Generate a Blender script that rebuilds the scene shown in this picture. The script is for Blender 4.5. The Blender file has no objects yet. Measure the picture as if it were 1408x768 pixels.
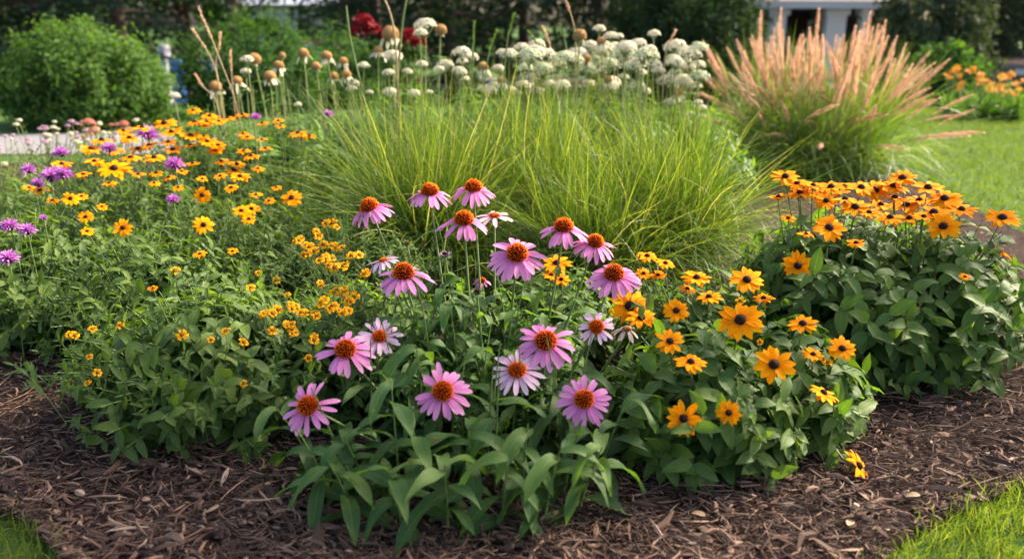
import bpy, math
import numpy as np
from mathutils import Vector, Matrix, Quaternion

# ------------------------------------------------------------ camera, sky, sun, exposure
SC = bpy.context.scene
PITCH = math.radians(17.8); CH = 1.1; FX = 1105.0
cam_d = bpy.data.cameras.new("camera"); cam = bpy.data.objects.new("camera", cam_d)
SC.collection.objects.link(cam); SC.camera = cam
cam.location = (0, 0, CH); cam.rotation_euler = (math.pi/2 - PITCH, 0, 0)
cam_d.sensor_width = 36; cam_d.lens = 36*FX/1408.0
cam_d.clip_start = .05; cam_d.clip_end = 500
cam_d.dof.use_dof = True; cam_d.dof.focus_distance = 2.4; cam_d.dof.aperture_fstop = 1.95

SUN_AZ = math.radians(64); SUN_EL = math.radians(38)        # azimuth from +Y towards +X
sund = Vector((math.sin(SUN_AZ)*math.cos(SUN_EL), math.cos(SUN_AZ)*math.cos(SUN_EL), math.sin(SUN_EL)))
world = bpy.data.worlds.new("World"); SC.world = world; world.use_nodes = True
wn = world.node_tree.nodes; wl = world.node_tree.links
sky = wn.new('ShaderNodeTexSky'); sky.sky_type = 'NISHITA'; sky.sun_disc = False
sky.sun_elevation = SUN_EL; sky.sun_rotation = SUN_AZ
bg = wn['Background']; bg.inputs[1].default_value = .15; sky.dust_density = 4.5; sky.air_density = .9; sky.ozone_density = .3
wl.new(sky.outputs[0], bg.inputs[0])
sun_l = bpy.data.lights.new("sun", 'SUN'); sun_l.energy = 4.2; sun_l.angle = math.radians(.55); sun_l.color = (1, .86, .68)
sun_o = bpy.data.objects.new("sun", sun_l); SC.collection.objects.link(sun_o)
sun_o.rotation_mode = 'QUATERNION'; sun_o.rotation_quaternion = sund.to_track_quat('Z', 'Y')
sun_o.location = (8, 8, 9)
SC.view_settings.view_transform = 'Standard'; SC.view_settings.look = 'None'
SC.view_settings.exposure = 1.75; SC.view_settings.gamma = 1
SC.render.engine = 'CYCLES'
SC.cycles.use_denoising = True
SC.cycles.max_bounces = 7; SC.cycles.diffuse_bounces = 3; SC.cycles.glossy_bounces = 2; SC.cycles.transmission_bounces = 5

rng = np.random.default_rng(11)
def R(a, b, n=None): return rng.uniform(a, b, n)

# ------------------------------------------------------------ helpers
cp, sp = math.cos(PITCH), math.sin(PITCH)
def ray(px, py):
    x = (px-704)/FX; y = -(py-384)/FX
    return np.array([x, cp + y*sp, -sp + y*cp])
def at(px, py, Y):                       # the point at depth Y seen at a photo position
    d = ray(px, py); return np.array([0, 0, CH]) + d*(Y/d[1])
def zd(p): return p[1]*cp + (CH-p[2])*sp
def terr(Y): return -0.085*np.clip(np.asarray(Y, float)-10.5, 0, 11)
def gnd(px, py):
    d = ray(px, py); Y = CH/(-d[2])*d[1]; return at(px, py, Y)[:2]
def nrm(v): return v/np.maximum(np.linalg.norm(v, axis=-1, keepdims=True), 1e-9)

class MB:
    def __init__(s): s.V=[]; s.F=[]; s.M=[]; s.U=[]; s.A=[]; s.n=0
    def add(s, V, F, mi=0, uv=None, rnd=None):
        V = np.asarray(V, float).reshape(-1, 3); F = np.asarray(F, int)
        s.V.append(V); s.F.append(F+s.n); s.M.append(np.full(len(F), mi))
        s.U.append(np.zeros((len(V), 2)) if uv is None else np.asarray(uv, float).reshape(-1, 2))
        s.A.append(np.full(len(V), .5) if rnd is None else np.broadcast_to(rnd, (len(V),)).astype(float))
        s.n += len(V)
    def mesh(s, name, mats, origin=(0, 0, 0), smooth=True):
        V = np.concatenate(s.V) - np.asarray(origin, float)
        me = bpy.data.meshes.new(name)
        lv = np.concatenate([f.reshape(-1) for f in s.F])
        tot = np.concatenate([np.full(len(f), f.shape[1]) for f in s.F])
        st = np.concatenate([[0], np.cumsum(tot)[:-1]])
        me.vertices.add(len(V)); me.vertices.foreach_set('co', V.reshape(-1).astype(np.float32))
        me.loops.add(len(lv)); me.loops.foreach_set('vertex_index', lv.astype(np.int32))
        me.polygons.add(len(tot)); me.polygons.foreach_set('loop_start', st.astype(np.int32))
        me.polygons.foreach_set('material_index', np.concatenate(s.M).astype(np.int32))
        me.polygons.foreach_set('use_smooth', np.full(len(tot), smooth))
        for m in mats: me.materials.append(m)
        uvl = me.uv_layers.new(name='UVMap')
        uvl.data.foreach_set('uv', np.concatenate(s.U)[lv].reshape(-1).astype(np.float32))
        at_ = me.attributes.new('rnd', 'FLOAT', 'POINT')
        at_.data.foreach_set('value', np.concatenate(s.A).astype(np.float32))
        me.update(calc_edges=True)
        return me
    def build(s, name, mats, parent=None, origin=(0, 0, 0), smooth=True):
        if not isinstance(mats, (list, tuple)): mats = [mats]
        o = bpy.data.objects.new(name, s.mesh(name, mats, origin, smooth))
        SC.collection.objects.link(o)
        if parent: o.parent = parent
        else: o.location = tuple(origin)
        return o

def thing(name, label, cat, loc, group=None):
    o = bpy.data.objects.new(name, None); SC.collection.objects.link(o)
    o.location = tuple(float(c) for c in loc); o.empty_display_size = .1
    o['label'] = label; o['category'] = cat
    if group: o['group'] = group
    return o
def tag(o, label=None, cat=None, group=None, kind=None):
    for k, v in (('label', label), ('category', cat), ('group', group), ('kind', kind)):
        if v: o[k] = v
    return o
def dup(o, parent=None, loc=None, rot=None, scale=None):
    c = o.copy(); SC.collection.objects.link(c); c.parent = parent
    if loc is not None: c.location = tuple(float(v) for v in loc)
    if rot is not None: c.rotation_euler = rot
    if scale is not None: c.scale = (scale,)*3 if np.isscalar(scale) else scale
    return c

P_LANCE = lambda t: np.clip(t, .012, 1)**.6*(1.004-t)**.95/.372
P_OVATE = lambda t: np.clip(t, .012, 1)**.5*(1.004-t)**.85/.408
P_PETAL = lambda t: np.clip(.42+1.3*t, 0, 1)*(1-.62*np.clip((t-.75)/.25, 0, 1)**1.7)
P_RUD = lambda t: np.clip(.45+1.4*t, 0, 1)*(1-.9*np.clip((t-.55)/.45, 0, 1)**1.7)
P_GRASS = lambda t: 1.02-np.clip(t, 0, 1)**2.2
P_SPOON = lambda t: .25+.75*np.sin(np.pi*np.clip(t, 0, 1)*.62)

def ribbons(mb, base, dr, up, L, W, droop, prof, nseg=5, fold=.25, cols=3, mi=0, rnd=None, wav=0., grav=(0, 0, -1), lat=0.):
    base = np.atleast_2d(base); N = len(base)
    dr = nrm(np.broadcast_to(dr, (N, 3)).astype(float)); up = np.broadcast_to(up, (N, 3)).astype(float)
    L = np.broadcast_to(L, (N,)).astype(float); W = np.broadcast_to(W, (N,)).astype(float)
    droop = np.broadcast_to(droop, (N,)).astype(float)
    g = np.broadcast_to(np.asarray(grav, float), (N, 3)) if not lat else nrm(np.broadcast_to(np.asarray(grav, float), (N, 3))+rng.normal(0, lat, (N, 3)))
    side = nrm(np.cross(dr, up))
    t = np.linspace(0, 1, nseg+1); tm = (t[:-1]+t[1:])/2
    pts = [base]; dirs = []
    for k in range(nseg):
        d = nrm(dr + droop[:, None]*tm[k]*g); dirs.append(d)
        pts.append(pts[-1] + d*(L/nseg)[:, None])
    dirs.append(dirs[-1]); Pm = np.stack(pts, 1); D = np.stack(dirs, 1)
    nor = nrm(np.cross(side[:, None, :], D))
    w = prof(t)[None, :]*W[:, None]/2
    if cols == 2:
        V = np.stack([Pm-side[:, None]*w[..., None], Pm+side[:, None]*w[..., None]], 2); u = [0, 1]
    else:
        ph = R(0, 6.28, (N, 1)); wv = wav*W[:, None]*np.sin(t[None]*9+ph)
        e = nor*(fold*w + wv)[..., None]; e2 = nor*(fold*w - wv)[..., None]
        sw = side[:, None]*w[..., None]
        V = np.stack([Pm-sw+e, Pm, Pm+sw+e2], 2); u = [0, .5, 1]
    c = len(u); S = (nseg+1)*c
    fa = []
    for k in range(nseg):
        for j in range(c-1):
            a = k*c+j; fa.append([a, a+1, a+c+1, a+c])
    F = (np.array(fa)[None] + (np.arange(N)*S)[:, None, None]).reshape(-1, 4)
    UV = np.broadcast_to(np.stack(np.meshgrid(u, t), -1)[None], (N, nseg+1, c, 2))
    if rnd is None: rnd = R(0, 1, N)
    rnd = np.broadcast_to(rnd, (N,))
    mb.add(V, F, mi, UV, np.repeat(rnd, S))
    return Pm

def tubes(mb, Pt, Rd, sides=5, mi=0, rnd=None):
    Pt = np.asarray(Pt, float)
    if Pt.ndim == 2: Pt = Pt[None]
    N, K, _ = Pt.shape
    Rd = np.broadcast_to(Rd, (N, K))
    T = nrm(np.gradient(Pt, axis=1))
    ref = np.array([.31, .94, .12]); s = nrm(np.cross(T, ref)); b = np.cross(T, s)
    a = np.arange(sides)*2*np.pi/sides
    V = Pt[:, :, None] + Rd[..., None, None]*(np.cos(a)[:, None]*s[:, :, None]+np.sin(a)[:, None]*b[:, :, None])
    fa = []
    for k in range(K-1):
        for j in range(sides):
            fa.append([k*sides+j, k*sides+(j+1) % sides, (k+1)*sides+(j+1) % sides, (k+1)*sides+j])
    F = (np.array(fa)[None]+(np.arange(N)*K*sides)[:, None, None]).reshape(-1, 4)
    if rnd is None: rnd = R(0, 1, N)
    rnd = np.broadcast_to(rnd, (N,))
    vv = np.broadcast_to(np.linspace(0, 1, K)[None, :, None], (N, K, sides)); uu = np.broadcast_to((np.arange(sides)/sides)[None, None], (N, K, sides))
    mb.add(V, F, mi, np.stack([uu, vv], -1), np.repeat(rnd, K*sides))

def bez(a, c, b, K=7):
    a, c, b = [np.atleast_2d(x)[:, None, :] for x in (a, c, b)]
    t = np.linspace(0, 1, K)[None, :, None]
    return (1-t)**2*a+2*t*(1-t)*c+t*t*b

def dome(mb, r, h, seg=14, rings=5, mi=0, z0=0, full=False, rnd=.2):
    lo = -math.pi/2 if full else 0
    V = []; U = []
    for i in range(rings+1):
        th = lo+(math.pi/2-lo)*i/rings
        for j in range(seg):
            a = 2*math.pi*j/seg
            V.append((r*math.cos(th)*math.cos(a)+1e-6, r*math.cos(th)*math.sin(a), z0+h*math.sin(th))); U.append((j/seg, i/rings))
    F = [[i*seg+j, i*seg+(j+1) % seg, (i+1)*seg+(j+1) % seg, (i+1)*seg+j] for i in range(rings) for j in range(seg)]
    mb.add(V, F, mi, U, rnd)

def spikes(mb, n, r, h, ln, wd, mi=1, zlo=0., jit=.15, out=1.0):
    """n small bristles over a dome of radius r and height h"""
    k = np.arange(n)+.5; z = zlo+(1-zlo)*k/n; ph = k*2.39996
    rr = np.sqrt(np.clip(1-z*z, 0, 1))
    Pn = np.stack([rr*np.cos(ph), rr*np.sin(ph), z], 1); Pn += R(-jit, jit, (n, 3))*.15
    p = Pn*np.array([r, r, h]); d = nrm(Pn*np.array([out, out, 1])+np.array([0, 0, .25]))
    s = nrm(np.cross(d, [0.1, .2, 1.])); b = np.cross(d, s)
    l = ln*R(.75, 1.2, n)[:, None]
    V = np.stack([p+s*wd-b*wd*.6, p-s*wd-b*wd*.6, p+b*wd, p+d*l], 1)
    F = (np.array([[0, 1, 3], [1, 2, 3], [2, 0, 3]])[None]+(np.arange(n)*4)[:, None, None]).reshape(-1, 3)
    UV = np.zeros((n, 4, 2)); UV[:, 3, 1] = 1; UV[:, :, 0] = z[:, None]
    mb.add(V, F, mi, UV, np.repeat(R(0, 1, n), 4))

def leafquads(mb, P_, nor, size, mi=0, rnd=None, ar=.5):
    """rhombic single leaves with a slight crease at points P_"""
    N = len(P_); ra = R(-1, 1, (N, 3)); d = nrm(np.cross(nor, ra)); s = nrm(np.cross(nor, d))
    L = np.broadcast_to(size, (N,))*R(.7, 1.3, N); L = L[:, None]
    nn = nrm(nor)
    V = np.stack([P_-d*L*.5, P_+s*L*ar*.5+nn*L*.08, P_+d*L*.5, P_-s*L*ar*.5+nn*L*.08], 1)
    F = (np.array([[0, 1, 2, 3]])[None]+(np.arange(N)*4)[:, None, None]).reshape(-1, 4)
    UV = np.broadcast_to(np.array([[.5, 0], [1, .5], [.5, 1], [0, .5]])[None], (N, 4, 2))
    mb.add(V, F, mi, UV, np.repeat(R(0, 1, N) if rnd is None else rnd, 4))

def boxm(mb, x0, x1, y0, y1, z0, z1, mi=0, bev=0):
    V = [(x, y, z) for z in (z0, z1) for x, y in ((x0, y0), (x1, y0), (x1, y1), (x0, y1))]
    mb.add(V, [[0, 3, 2, 1], [4, 5, 6, 7], [0, 1, 5, 4], [1, 2, 6, 5], [2, 3, 7, 6], [3, 0, 4, 7]], mi)

# ------------------------------------------------------------ materials
def newmat(name):
    m = bpy.data.materials.new(name); m.use_nodes = True
    nt = m.node_tree; nt.nodes.clear()
    out = nt.nodes.new('ShaderNodeOutputMaterial')
    return m, nt, nt.nodes, nt.links, out
def ramp(nt, fac, stops):
    r = nt.nodes.new('ShaderNodeValToRGB'); e = r.color_ramp.elements
    while len(e) < len(stops): e.new(.5)
    for el, (p, c) in zip(e, stops): el.position = p; el.color = (*c, 1)
    nt.links.new(fac, r.inputs[0]); return r.outputs[0]
def mth(nt, op, a, b=None, c=None):
    n = nt.nodes.new('ShaderNodeMath'); n.operation = op
    for i, v in enumerate((a, b, c)):
        if v is None: continue
        if isinstance(v, (int, float)): n.inputs[i].default_value = v
        else: nt.links.new(v, n.inputs[i])
    return n.outputs[0]
def mixc(nt, fac, a, b, mode='MIX'):
    n = nt.nodes.new('ShaderNodeMix'); n.data_type = 'RGBA'; n.blend_type = mode
    for i, v in ((0, fac), (6, a), (7, b)):
        if isinstance(v, (int, float)): n.inputs[i].default_value = v
        elif isinstance(v, tuple): n.inputs[i].default_value = (*v, 1)
        else: nt.links.new(v, n.inputs[i])
    return n.outputs[2]
def attr(nt, name='rnd'):
    n = nt.nodes.new('ShaderNodeAttribute'); n.attribute_name = name; return n.outputs['Fac']
def uv(nt):
    n = nt.nodes.new('ShaderNodeUVMap'); s = nt.nodes.new('ShaderNodeSeparateXYZ')
    nt.links.new(n.outputs[0], s.inputs[0]); return s.outputs[0], s.outputs[1]
def noise(nt, scale, detail=3, rough=.55, coord='Object', vec=None):
    n = nt.nodes.new('ShaderNodeTexNoise'); n.inputs['Scale'].default_value = scale
    n.inputs['Detail'].default_value = detail; n.inputs['Roughness'].default_value = rough
    if vec is None:
        t = nt.nodes.new('ShaderNodeTexCoord'); vec = t.outputs[coord]
    nt.links.new(vec, n.inputs['Vector']); return n.outputs['Fac']
def bump(nt, h, strength=.3, dist=.01):
    n = nt.nodes.new('ShaderNodeBump'); n.inputs['Strength'].default_value = strength; n.inputs['Distance'].default_value = dist
    nt.links.new(h, n.inputs['Height']); return n.outputs[0]
def princ(nt, col, rough=.5, spec=.5, normal=None, metal=0):
    n = nt.nodes.new('ShaderNodeBsdfPrincipled')
    if isinstance(col, tuple): n.inputs['Base Color'].default_value = (*col, 1)
    else: nt.links.new(col, n.inputs['Base Color'])
    if isinstance(rough, (int, float)): n.inputs['Roughness'].default_value = rough
    else: nt.links.new(rough, n.inputs['Roughness'])
    n.inputs['Specular IOR Level'].default_value = spec; n.inputs['Metallic'].default_value = metal
    if normal is not None: nt.links.new(normal, n.inputs['Normal'])
    return n.outputs[0]

def leafmat(name, stops, vein=(.16, .24, .06), trans=.44, tcol=(1.7, 1.75, .4), rough=.5, spec=.28, veins=True, nscale=22, spots=0, vgrad=0):
    m, nt, N, Lk, out = newmat(name)
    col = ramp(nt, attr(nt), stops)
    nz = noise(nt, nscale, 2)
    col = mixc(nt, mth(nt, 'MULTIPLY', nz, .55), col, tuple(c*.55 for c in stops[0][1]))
    nor = None
    if vgrad:      # blades are greener at the base and yellower at the tip
        col = mixc(nt, mth(nt, 'MULTIPLY', mth(nt, 'SUBTRACT', 1, mth(nt, 'MINIMUM', mth(nt, 'MULTIPLY', uv(nt)[1], 1.5), 1)), vgrad), col, (.025, .065, .012))
    if spots:
        sn = noise(nt, 95, 2, .5); col = mixc(nt, mth(nt, 'MULTIPLY', mth(nt, 'GREATER_THAN', sn, .70), spots), col, (.22, .20, .07))
        hn = noise(nt, 30, 1, .5); col = mixc(nt, mth(nt, 'MULTIPLY', mth(nt, 'GREATER_THAN', hn, .74), spots), col, (.10, .055, .02))
    if veins:
        u, v = uv(nt)
        a = mth(nt, 'ABSOLUTE', mth(nt, 'SUBTRACT', u, .5))
        rib = mth(nt, 'SUBTRACT', 1, mth(nt, 'MULTIPLY', a, 22)); rib = mth(nt, 'MAXIMUM', rib, 0)
        ph = mth(nt, 'SUBTRACT', mth(nt, 'MULTIPLY', v, 48), mth(nt, 'MULTIPLY', a, 34))
        sv = mth(nt, 'POWER', mth(nt, 'ABSOLUTE', mth(nt, 'SINE', ph)), 9)
        allv = mth(nt, 'MAXIMUM', rib, mth(nt, 'MULTIPLY', mth(nt, 'SUBTRACT', 1, sv), .0))
        allv = mth(nt, 'MAXIMUM', rib, mth(nt, 'MULTIPLY', sv, .22))
        col = mixc(nt, mth(nt, 'MULTIPLY', allv, .6), col, vein)
        nor = bump(nt, mth(nt, 'MULTIPLY', allv, -1), .5, .0016)
    p = princ(nt, col, rough, spec, nor)
    tr = N.new('ShaderNodeBsdfTranslucent'); tc = mixc(nt, 1., col, tcol, 'MULTIPLY')
    Lk.new(tc, tr.inputs[0])
    mx = N.new('ShaderNodeMixShader'); mx.inputs[0].default_value = trans
    Lk.new(p, mx.inputs[1]); Lk.new(tr.outputs[0], mx.inputs[2]); Lk.new(mx.outputs[0], out.inputs[0])
    return m
def petalmat(name, stops_v, var=None, trans=.35, rough=.55, grooves=5, tint=None):
    """colour runs along the petal (v), fine lengthwise grooves"""
    m, nt, N, Lk, out = newmat(name)
    u, v = uv(nt)
    col = ramp(nt, v, stops_v)
    if var: col = mixc(nt, mth(nt, 'MULTIPLY', attr(nt), .55), col, var)
    gr = mth(nt, 'SINE', mth(nt, 'MULTIPLY', u, grooves*6.283))
    col = mixc(nt, mth(nt, 'MULTIPLY', mth(nt, 'ADD', gr, 1), .09), col, tuple(c*.45 for c in stops_v[0][1]))
    p = princ(nt, col, rough, .06, bump(nt, gr, .35, .0008))
    tr = N.new('ShaderNodeBsdfTranslucent'); Lk.new(col, tr.inputs[0])
    mx = N.new('ShaderNodeMixShader'); mx.inputs[0].default_value = trans
    Lk.new(p, mx.inputs[1]); Lk.new(tr.outputs[0], mx.inputs[2]); Lk.new(mx.outputs[0], out.inputs[0])
    return m
def plain(name, col, rough=.6, spec=.4, nscale=None, col2=None, bmp=.0, metal=0, emit=None):
    m, nt, N, Lk, out = newmat(name)
    c = col; nor = None
    if nscale:
        nz = noise(nt, nscale, 5); c = ramp(nt, nz, [(.3, col), (.7, col2 or tuple(x*.6 for x in col))])
        if bmp: nor = bump(nt, nz, .5, bmp)
    Lk.new(princ(nt, c, rough, spec, nor, metal), out.inputs[0]); return m
def tipmat(name, stops, rough=.6):
    m, nt, N, Lk, out = newmat(name); u, v = uv(nt)
    col = ramp(nt, v, stops); col = mixc(nt, mth(nt, 'MULTIPLY', attr(nt), .22), col, stops[0][1])
    Lk.new(princ(nt, col, rough, .04), out.inputs[0]); return m

M = {}
M['cone_leaf'] = leafmat('coneflower_leaf', [(0, (.036, .088, .022)), (.6, (.062, .135, .028)), (1, (.115, .20, .036))], nscale=14, spots=.7)
M['susan_leaf'] = leafmat('susan_leaf', [(0, (.042, .098, .018)), (.6, (.080, .155, .026)), (1, (.15, .235, .038))], spots=.55)
M['yellow_leaf'] = leafmat('heliopsis_leaf', [(0, (.040, .088, .018)), (.6, (.082, .145, .026)), (1, (.16, .23, .040))])
M['balm_leaf'] = leafmat('balm_leaf', [(0, (.05, .10, .035)), (1, (.10, .17, .05))])
M['phlox_leaf'] = leafmat('phlox_leaf', [(0, (.06, .14, .025)), (1, (.13, .24, .04))], veins=False)
M['stem'] = plain('green_stem', (.13, .19, .05), .5, .4, 60, (.08, .13, .035))
M['pale_stem'] = plain('pale_stem', (.23, .25, .09), .5, .4, 60, (.15, .18, .06))
M['dry_stem'] = plain('dry_stalk', (.38, .26, .15), .7, .2, 40, (.25, .19, .09))
M['pink'] = petalmat('pink_petal', [(0, (.58, .10, .30)), (.35, (.74, .24, .50)), (1, (.82, .38, .60))], (.66, .20, .50))
M['pale_pink'] = petalmat('pale_pink_petal', [(0, (.62, .25, .42)), (.5, (.80, .52, .66)), (1, (.85, .66, .70))], (.75, .45, .62))
M['faded'] = petalmat('faded_petal', [(0, (.55, .35, .33)), (1, (.72, .60, .52))], (.6, .42, .40))
M['orange_tip'] = tipmat('cone_bristle', [(0, (.10, .006, .002)), (.18, (.55, .035, .003)), (.5, (.95, .17, .003)), (1, (1.0, .32, .01))])
M['cone_base'] = plain('cone_base', (.07, .005, .002), .9, .02)
M['tan_tip'] = tipmat('tan_bristle', [(0, (.26, .14, .05)), (1, (.58, .36, .15))])
M['gold'] = petalmat('golden_petal', [(0, (.78, .17, .0)), (.3, (.88, .27, .0)), (1, (.92, .34, .0))], (.86, .29, .002), grooves=3, trans=.28, rough=.7)
M['yellow'] = petalmat('yellow_petal', [(0, (.72, .28, .005)), (1, (.86, .43, .01))], (.80, .34, .005), grooves=2)
M['dark_tip'] = tipmat('dark_bristle', [(0, (.012, .005, .004)), (1, (.07, .025, .014))], .7)
M['dark_base'] = plain('dark_center', (.018, .007, .005), .8, .2)
M['yg_tip'] = tipmat('olive_bristle', [(0, (.05, .04, .008)), (1, (.30, .16, .01))])
M['purple'] = petalmat('purple_petal', [(0, (.26, .05, .24)), (.5, (.48, .13, .50)), (1, (.66, .30, .68))], (.42, .10, .42), grooves=1)
M['white'] = petalmat('white_petal', [(0, (.54, .52, .28)), (1, (.78, .72, .56))], (.72, .66, .58), grooves=1)
M['greenwhite'] = petalmat('green_white_floret', [(0, (.36, .44, .18)), (1, (.66, .65, .46))], (.55, .62, .45), grooves=1)
M['mauve'] = petalmat('mauve_petal', [(0, (.42, .20, .34)), (1, (.62, .42, .52))], (.5, .3, .4), grooves=1)
M['rust'] = petalmat('rust_petal', [(0, (.50, .12, .07)), (1, (.62, .24, .16))], (.55, .2, .12), grooves=1)
M['red'] = petalmat('red_petal', [(0, (.16, .006, .010)), (1, (.26, .010, .016))], (.14, .008, .01), grooves=1)
M['lily'] = petalmat('lily_petal', [(0, (.62, .24, .02)), (1, (.60, .15, .03))], (.85, .45, .05), grooves=1)
M['lily_yellow'] = petalmat('lily_yellow_petal', [(0, (.80, .45, .04)), (1, (.84, .52, .08))], (.8, .36, .05), grooves=1)
M['sedge'] = leafmat('sedge_blade', [(0, (.030, .075, .012)), (.4, (.085, .165, .02)), (.8, (.32, .39, .05)), (.92, (.55, .54, .14)), (1, (.62, .54, .26))], veins=False, trans=.42, tcol=(1.5, 1.5, .5), rough=.4, nscale=6, vgrad=.85)
M['fgrass'] = leafmat('fountain_blade', [(0, (.06, .13, .025)), (.6, (.14, .23, .04)), (1, (.30, .36, .10))], veins=False, rough=.4, nscale=5)
M['plume'] = leafmat('plume', [(0, (.60, .36, .24)), (.6, (.74, .50, .36)), (1, (.80, .64, .50))], veins=False, tcol=(1.25, 1.15, 1.0), rough=.6, nscale=3)
M['lawn_blade'] = leafmat('lawn_blade', [(0, (.065, .11, .022)), (.7, (.12, .17, .04)), (1, (.26, .28, .09))], veins=False, rough=.45, nscale=2)
M['shrub'] = leafmat('shrub_leaf', [(0, (.045, .10, .024)), (.7, (.09, .175, .036)), (1, (.15, .25, .05))], veins=False, spec=.15, rough=.6, nscale=1.5)
M['shrub_dark'] = leafmat('dark_shrub_leaf', [(0, (.03, .08, .022)), (1, (.06, .13, .035))], veins=False, spec=.1, rough=.7, nscale=1.5)
M['tree_dark'] = leafmat('dark_tree_leaf', [(0, (.014, .032, .014)), (.7, (.024, .05, .02)), (1, (.04, .075, .03))], veins=False, spec=.08, rough=.7, trans=.22, nscale=.6)
M['tree_blue'] = leafmat('blue_conifer_leaf', [(0, (.016, .038, .028)), (1, (.038, .078, .055))], veins=False, spec=.08, rough=.7, trans=.12, tcol=(1.2, 1.3, .8), nscale=.6)
M['tree_grey'] = leafmat('grey_green_leaf', [(0, (.036, .054, .034)), (1, (.075, .098, .056))], veins=False, spec=.1, rough=.7, trans=.25, nscale=.6)
M['tree_yellow'] = leafmat('yellow_green_leaf', [(0, (.08, .10, .015)), (1, (.18, .18, .03))], veins=False, spec=.1, rough=.7, trans=.35, nscale=.6)
M['bark'] = plain('bark', (.07, .05, .038), .9, .1, 14, (.03, .022, .018), .03)

# ============================================================ THE SETTING
def sheet_mesh(name, mats, xs, ys, zfun, origin=(0, 0, 0)):
    X, Y = np.meshgrid(xs, ys); Z = zfun(X, Y)
    nx, ny = len(xs), len(ys); i = np.arange((ny-1)*(nx-1)); r, c = i//(nx-1), i % (nx-1)
    F = np.stack([r*nx+c, r*nx+c+1, (r+1)*nx+c+1, (r+1)*nx+c], 1)
    mb = MB(); mb.add(np.stack([X, Y, Z], -1).reshape(-1, 3), F); return mb.build(name, mats)

# ground: lawn all round, sloping gently away behind the garden
m, nt, N, Lk, out = newmat('lawn_ground')
c = ramp(nt, noise(nt, 3, 6, .7), [(.3, (.030, .065, .012)), (.7, (.06, .115, .022))])
Lk.new(princ(nt, c, .9, .1, bump(nt, noise(nt, 90, 3), .6, .02)), out.inputs[0]); M['lawn'] = m
ys = np.concatenate([np.linspace(-8, 10, 19), np.linspace(11, 30, 20), [45, 80, 160, 300]])
g = sheet_mesh('ground', M['lawn'], np.concatenate([[-200, -80], np.linspace(-40, 40, 21), [80, 200]]), ys, lambda X, Y: terr(Y)-.012)
tag(g, kind='structure')

# mulch bed outline in ground coordinates
BED = [(-.25, .85), (.35, .85)] + [tuple(gnd(*p)) for p in ((1190, 800), (1235, 752), (1300, 715), (1408, 668))] + \
      [(2.2, 1.62), (3.6, 2.4), (3.5, 3.6), tuple(gnd(1408, 322)), tuple(gnd(1345, 290)), tuple(gnd(1290, 262)), tuple(gnd(1240, 238)),
       (3.0, 6.6), (1.5, 7.1), (-2.0, 6.8), (-5.5, 6.3), (-6, 2), (-2.2, 1.45)] + [tuple(gnd(*p)) for p in ((-30, 690), (35, 722), (78, 765))]
BED = np.array(BED)
def in_bed(x, y, P=None):
    P = BED if P is None else P
    ins = np.zeros(np.shape(x), bool); j = len(P)-1
    for i in range(len(P)):
        xi, yi = P[i]; xj, yj = P[j]
        cnd = ((yi > y) != (yj > y)) & (x < (xj-xi)*(y-yi)/(yj-yi+1e-12)+xi); ins ^= cnd; j = i
    return ins
m, nt, N, Lk, out = newmat('mulch_soil')
tc = N.new('ShaderNodeTexCoord'); mp = N.new('ShaderNodeMapping'); mp.inputs['Scale'].default_value = (1, 2.6, 1); Lk.new(tc.outputs['Object'], mp.inputs[0])
n1 = noise(nt, 70, 6, .7, vec=mp.outputs[0])
c = ramp(nt, n1, [(.3, (.014, .008, .007)), (.55, (.05, .030, .022)), (.75, (.13, .08, .056))])
Lk.new(princ(nt, c, .95, .1, bump(nt, n1, 1, .02)), out.inputs[0]); M['soil'] = m
import bmesh
bm = bmesh.new(); vs = [bm.verts.new((x, y, .004)) for x, y in BED]; bm.faces.new(vs); bmesh.ops.triangulate(bm, faces=bm.faces[:])
me = bpy.data.meshes.new('mulch_bed'); bm.to_mesh(me); bm.free(); me.materials.append(M['soil'])
o = bpy.data.objects.new('mulch_bed', me); SC.collection.objects.link(o); tag(o, kind='structure')

# paved drive beyond the bed at the left
m, nt, N, Lk, out = newmat('drive_paving')
c = ramp(nt, noise(nt, 25, 6, .7), [(.3, (.13, .125, .13)), (.7, (.20, .19, .20))])
Lk.new(princ(nt, c, .9, .2, bump(nt, noise(nt, 120, 2), .3, .004)), out.inputs[0]); M['paving'] = m
mb = MB(); V = []
yy = np.linspace(7.0, 8.6, 4)
o = sheet_mesh('drive', M['paving'], np.linspace(-26, -2.6, 12), np.linspace(7.0, 8.3, 4), lambda X, Y: terr(Y)+.0+0*X)
tag(o, kind='structure')
o = sheet_mesh('road', M['paving'], np.linspace(-60, 60, 20), np.linspace(26, 31, 4), lambda X, Y: terr(Y)+.01+0*X)
tag(o, kind='structure')

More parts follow.
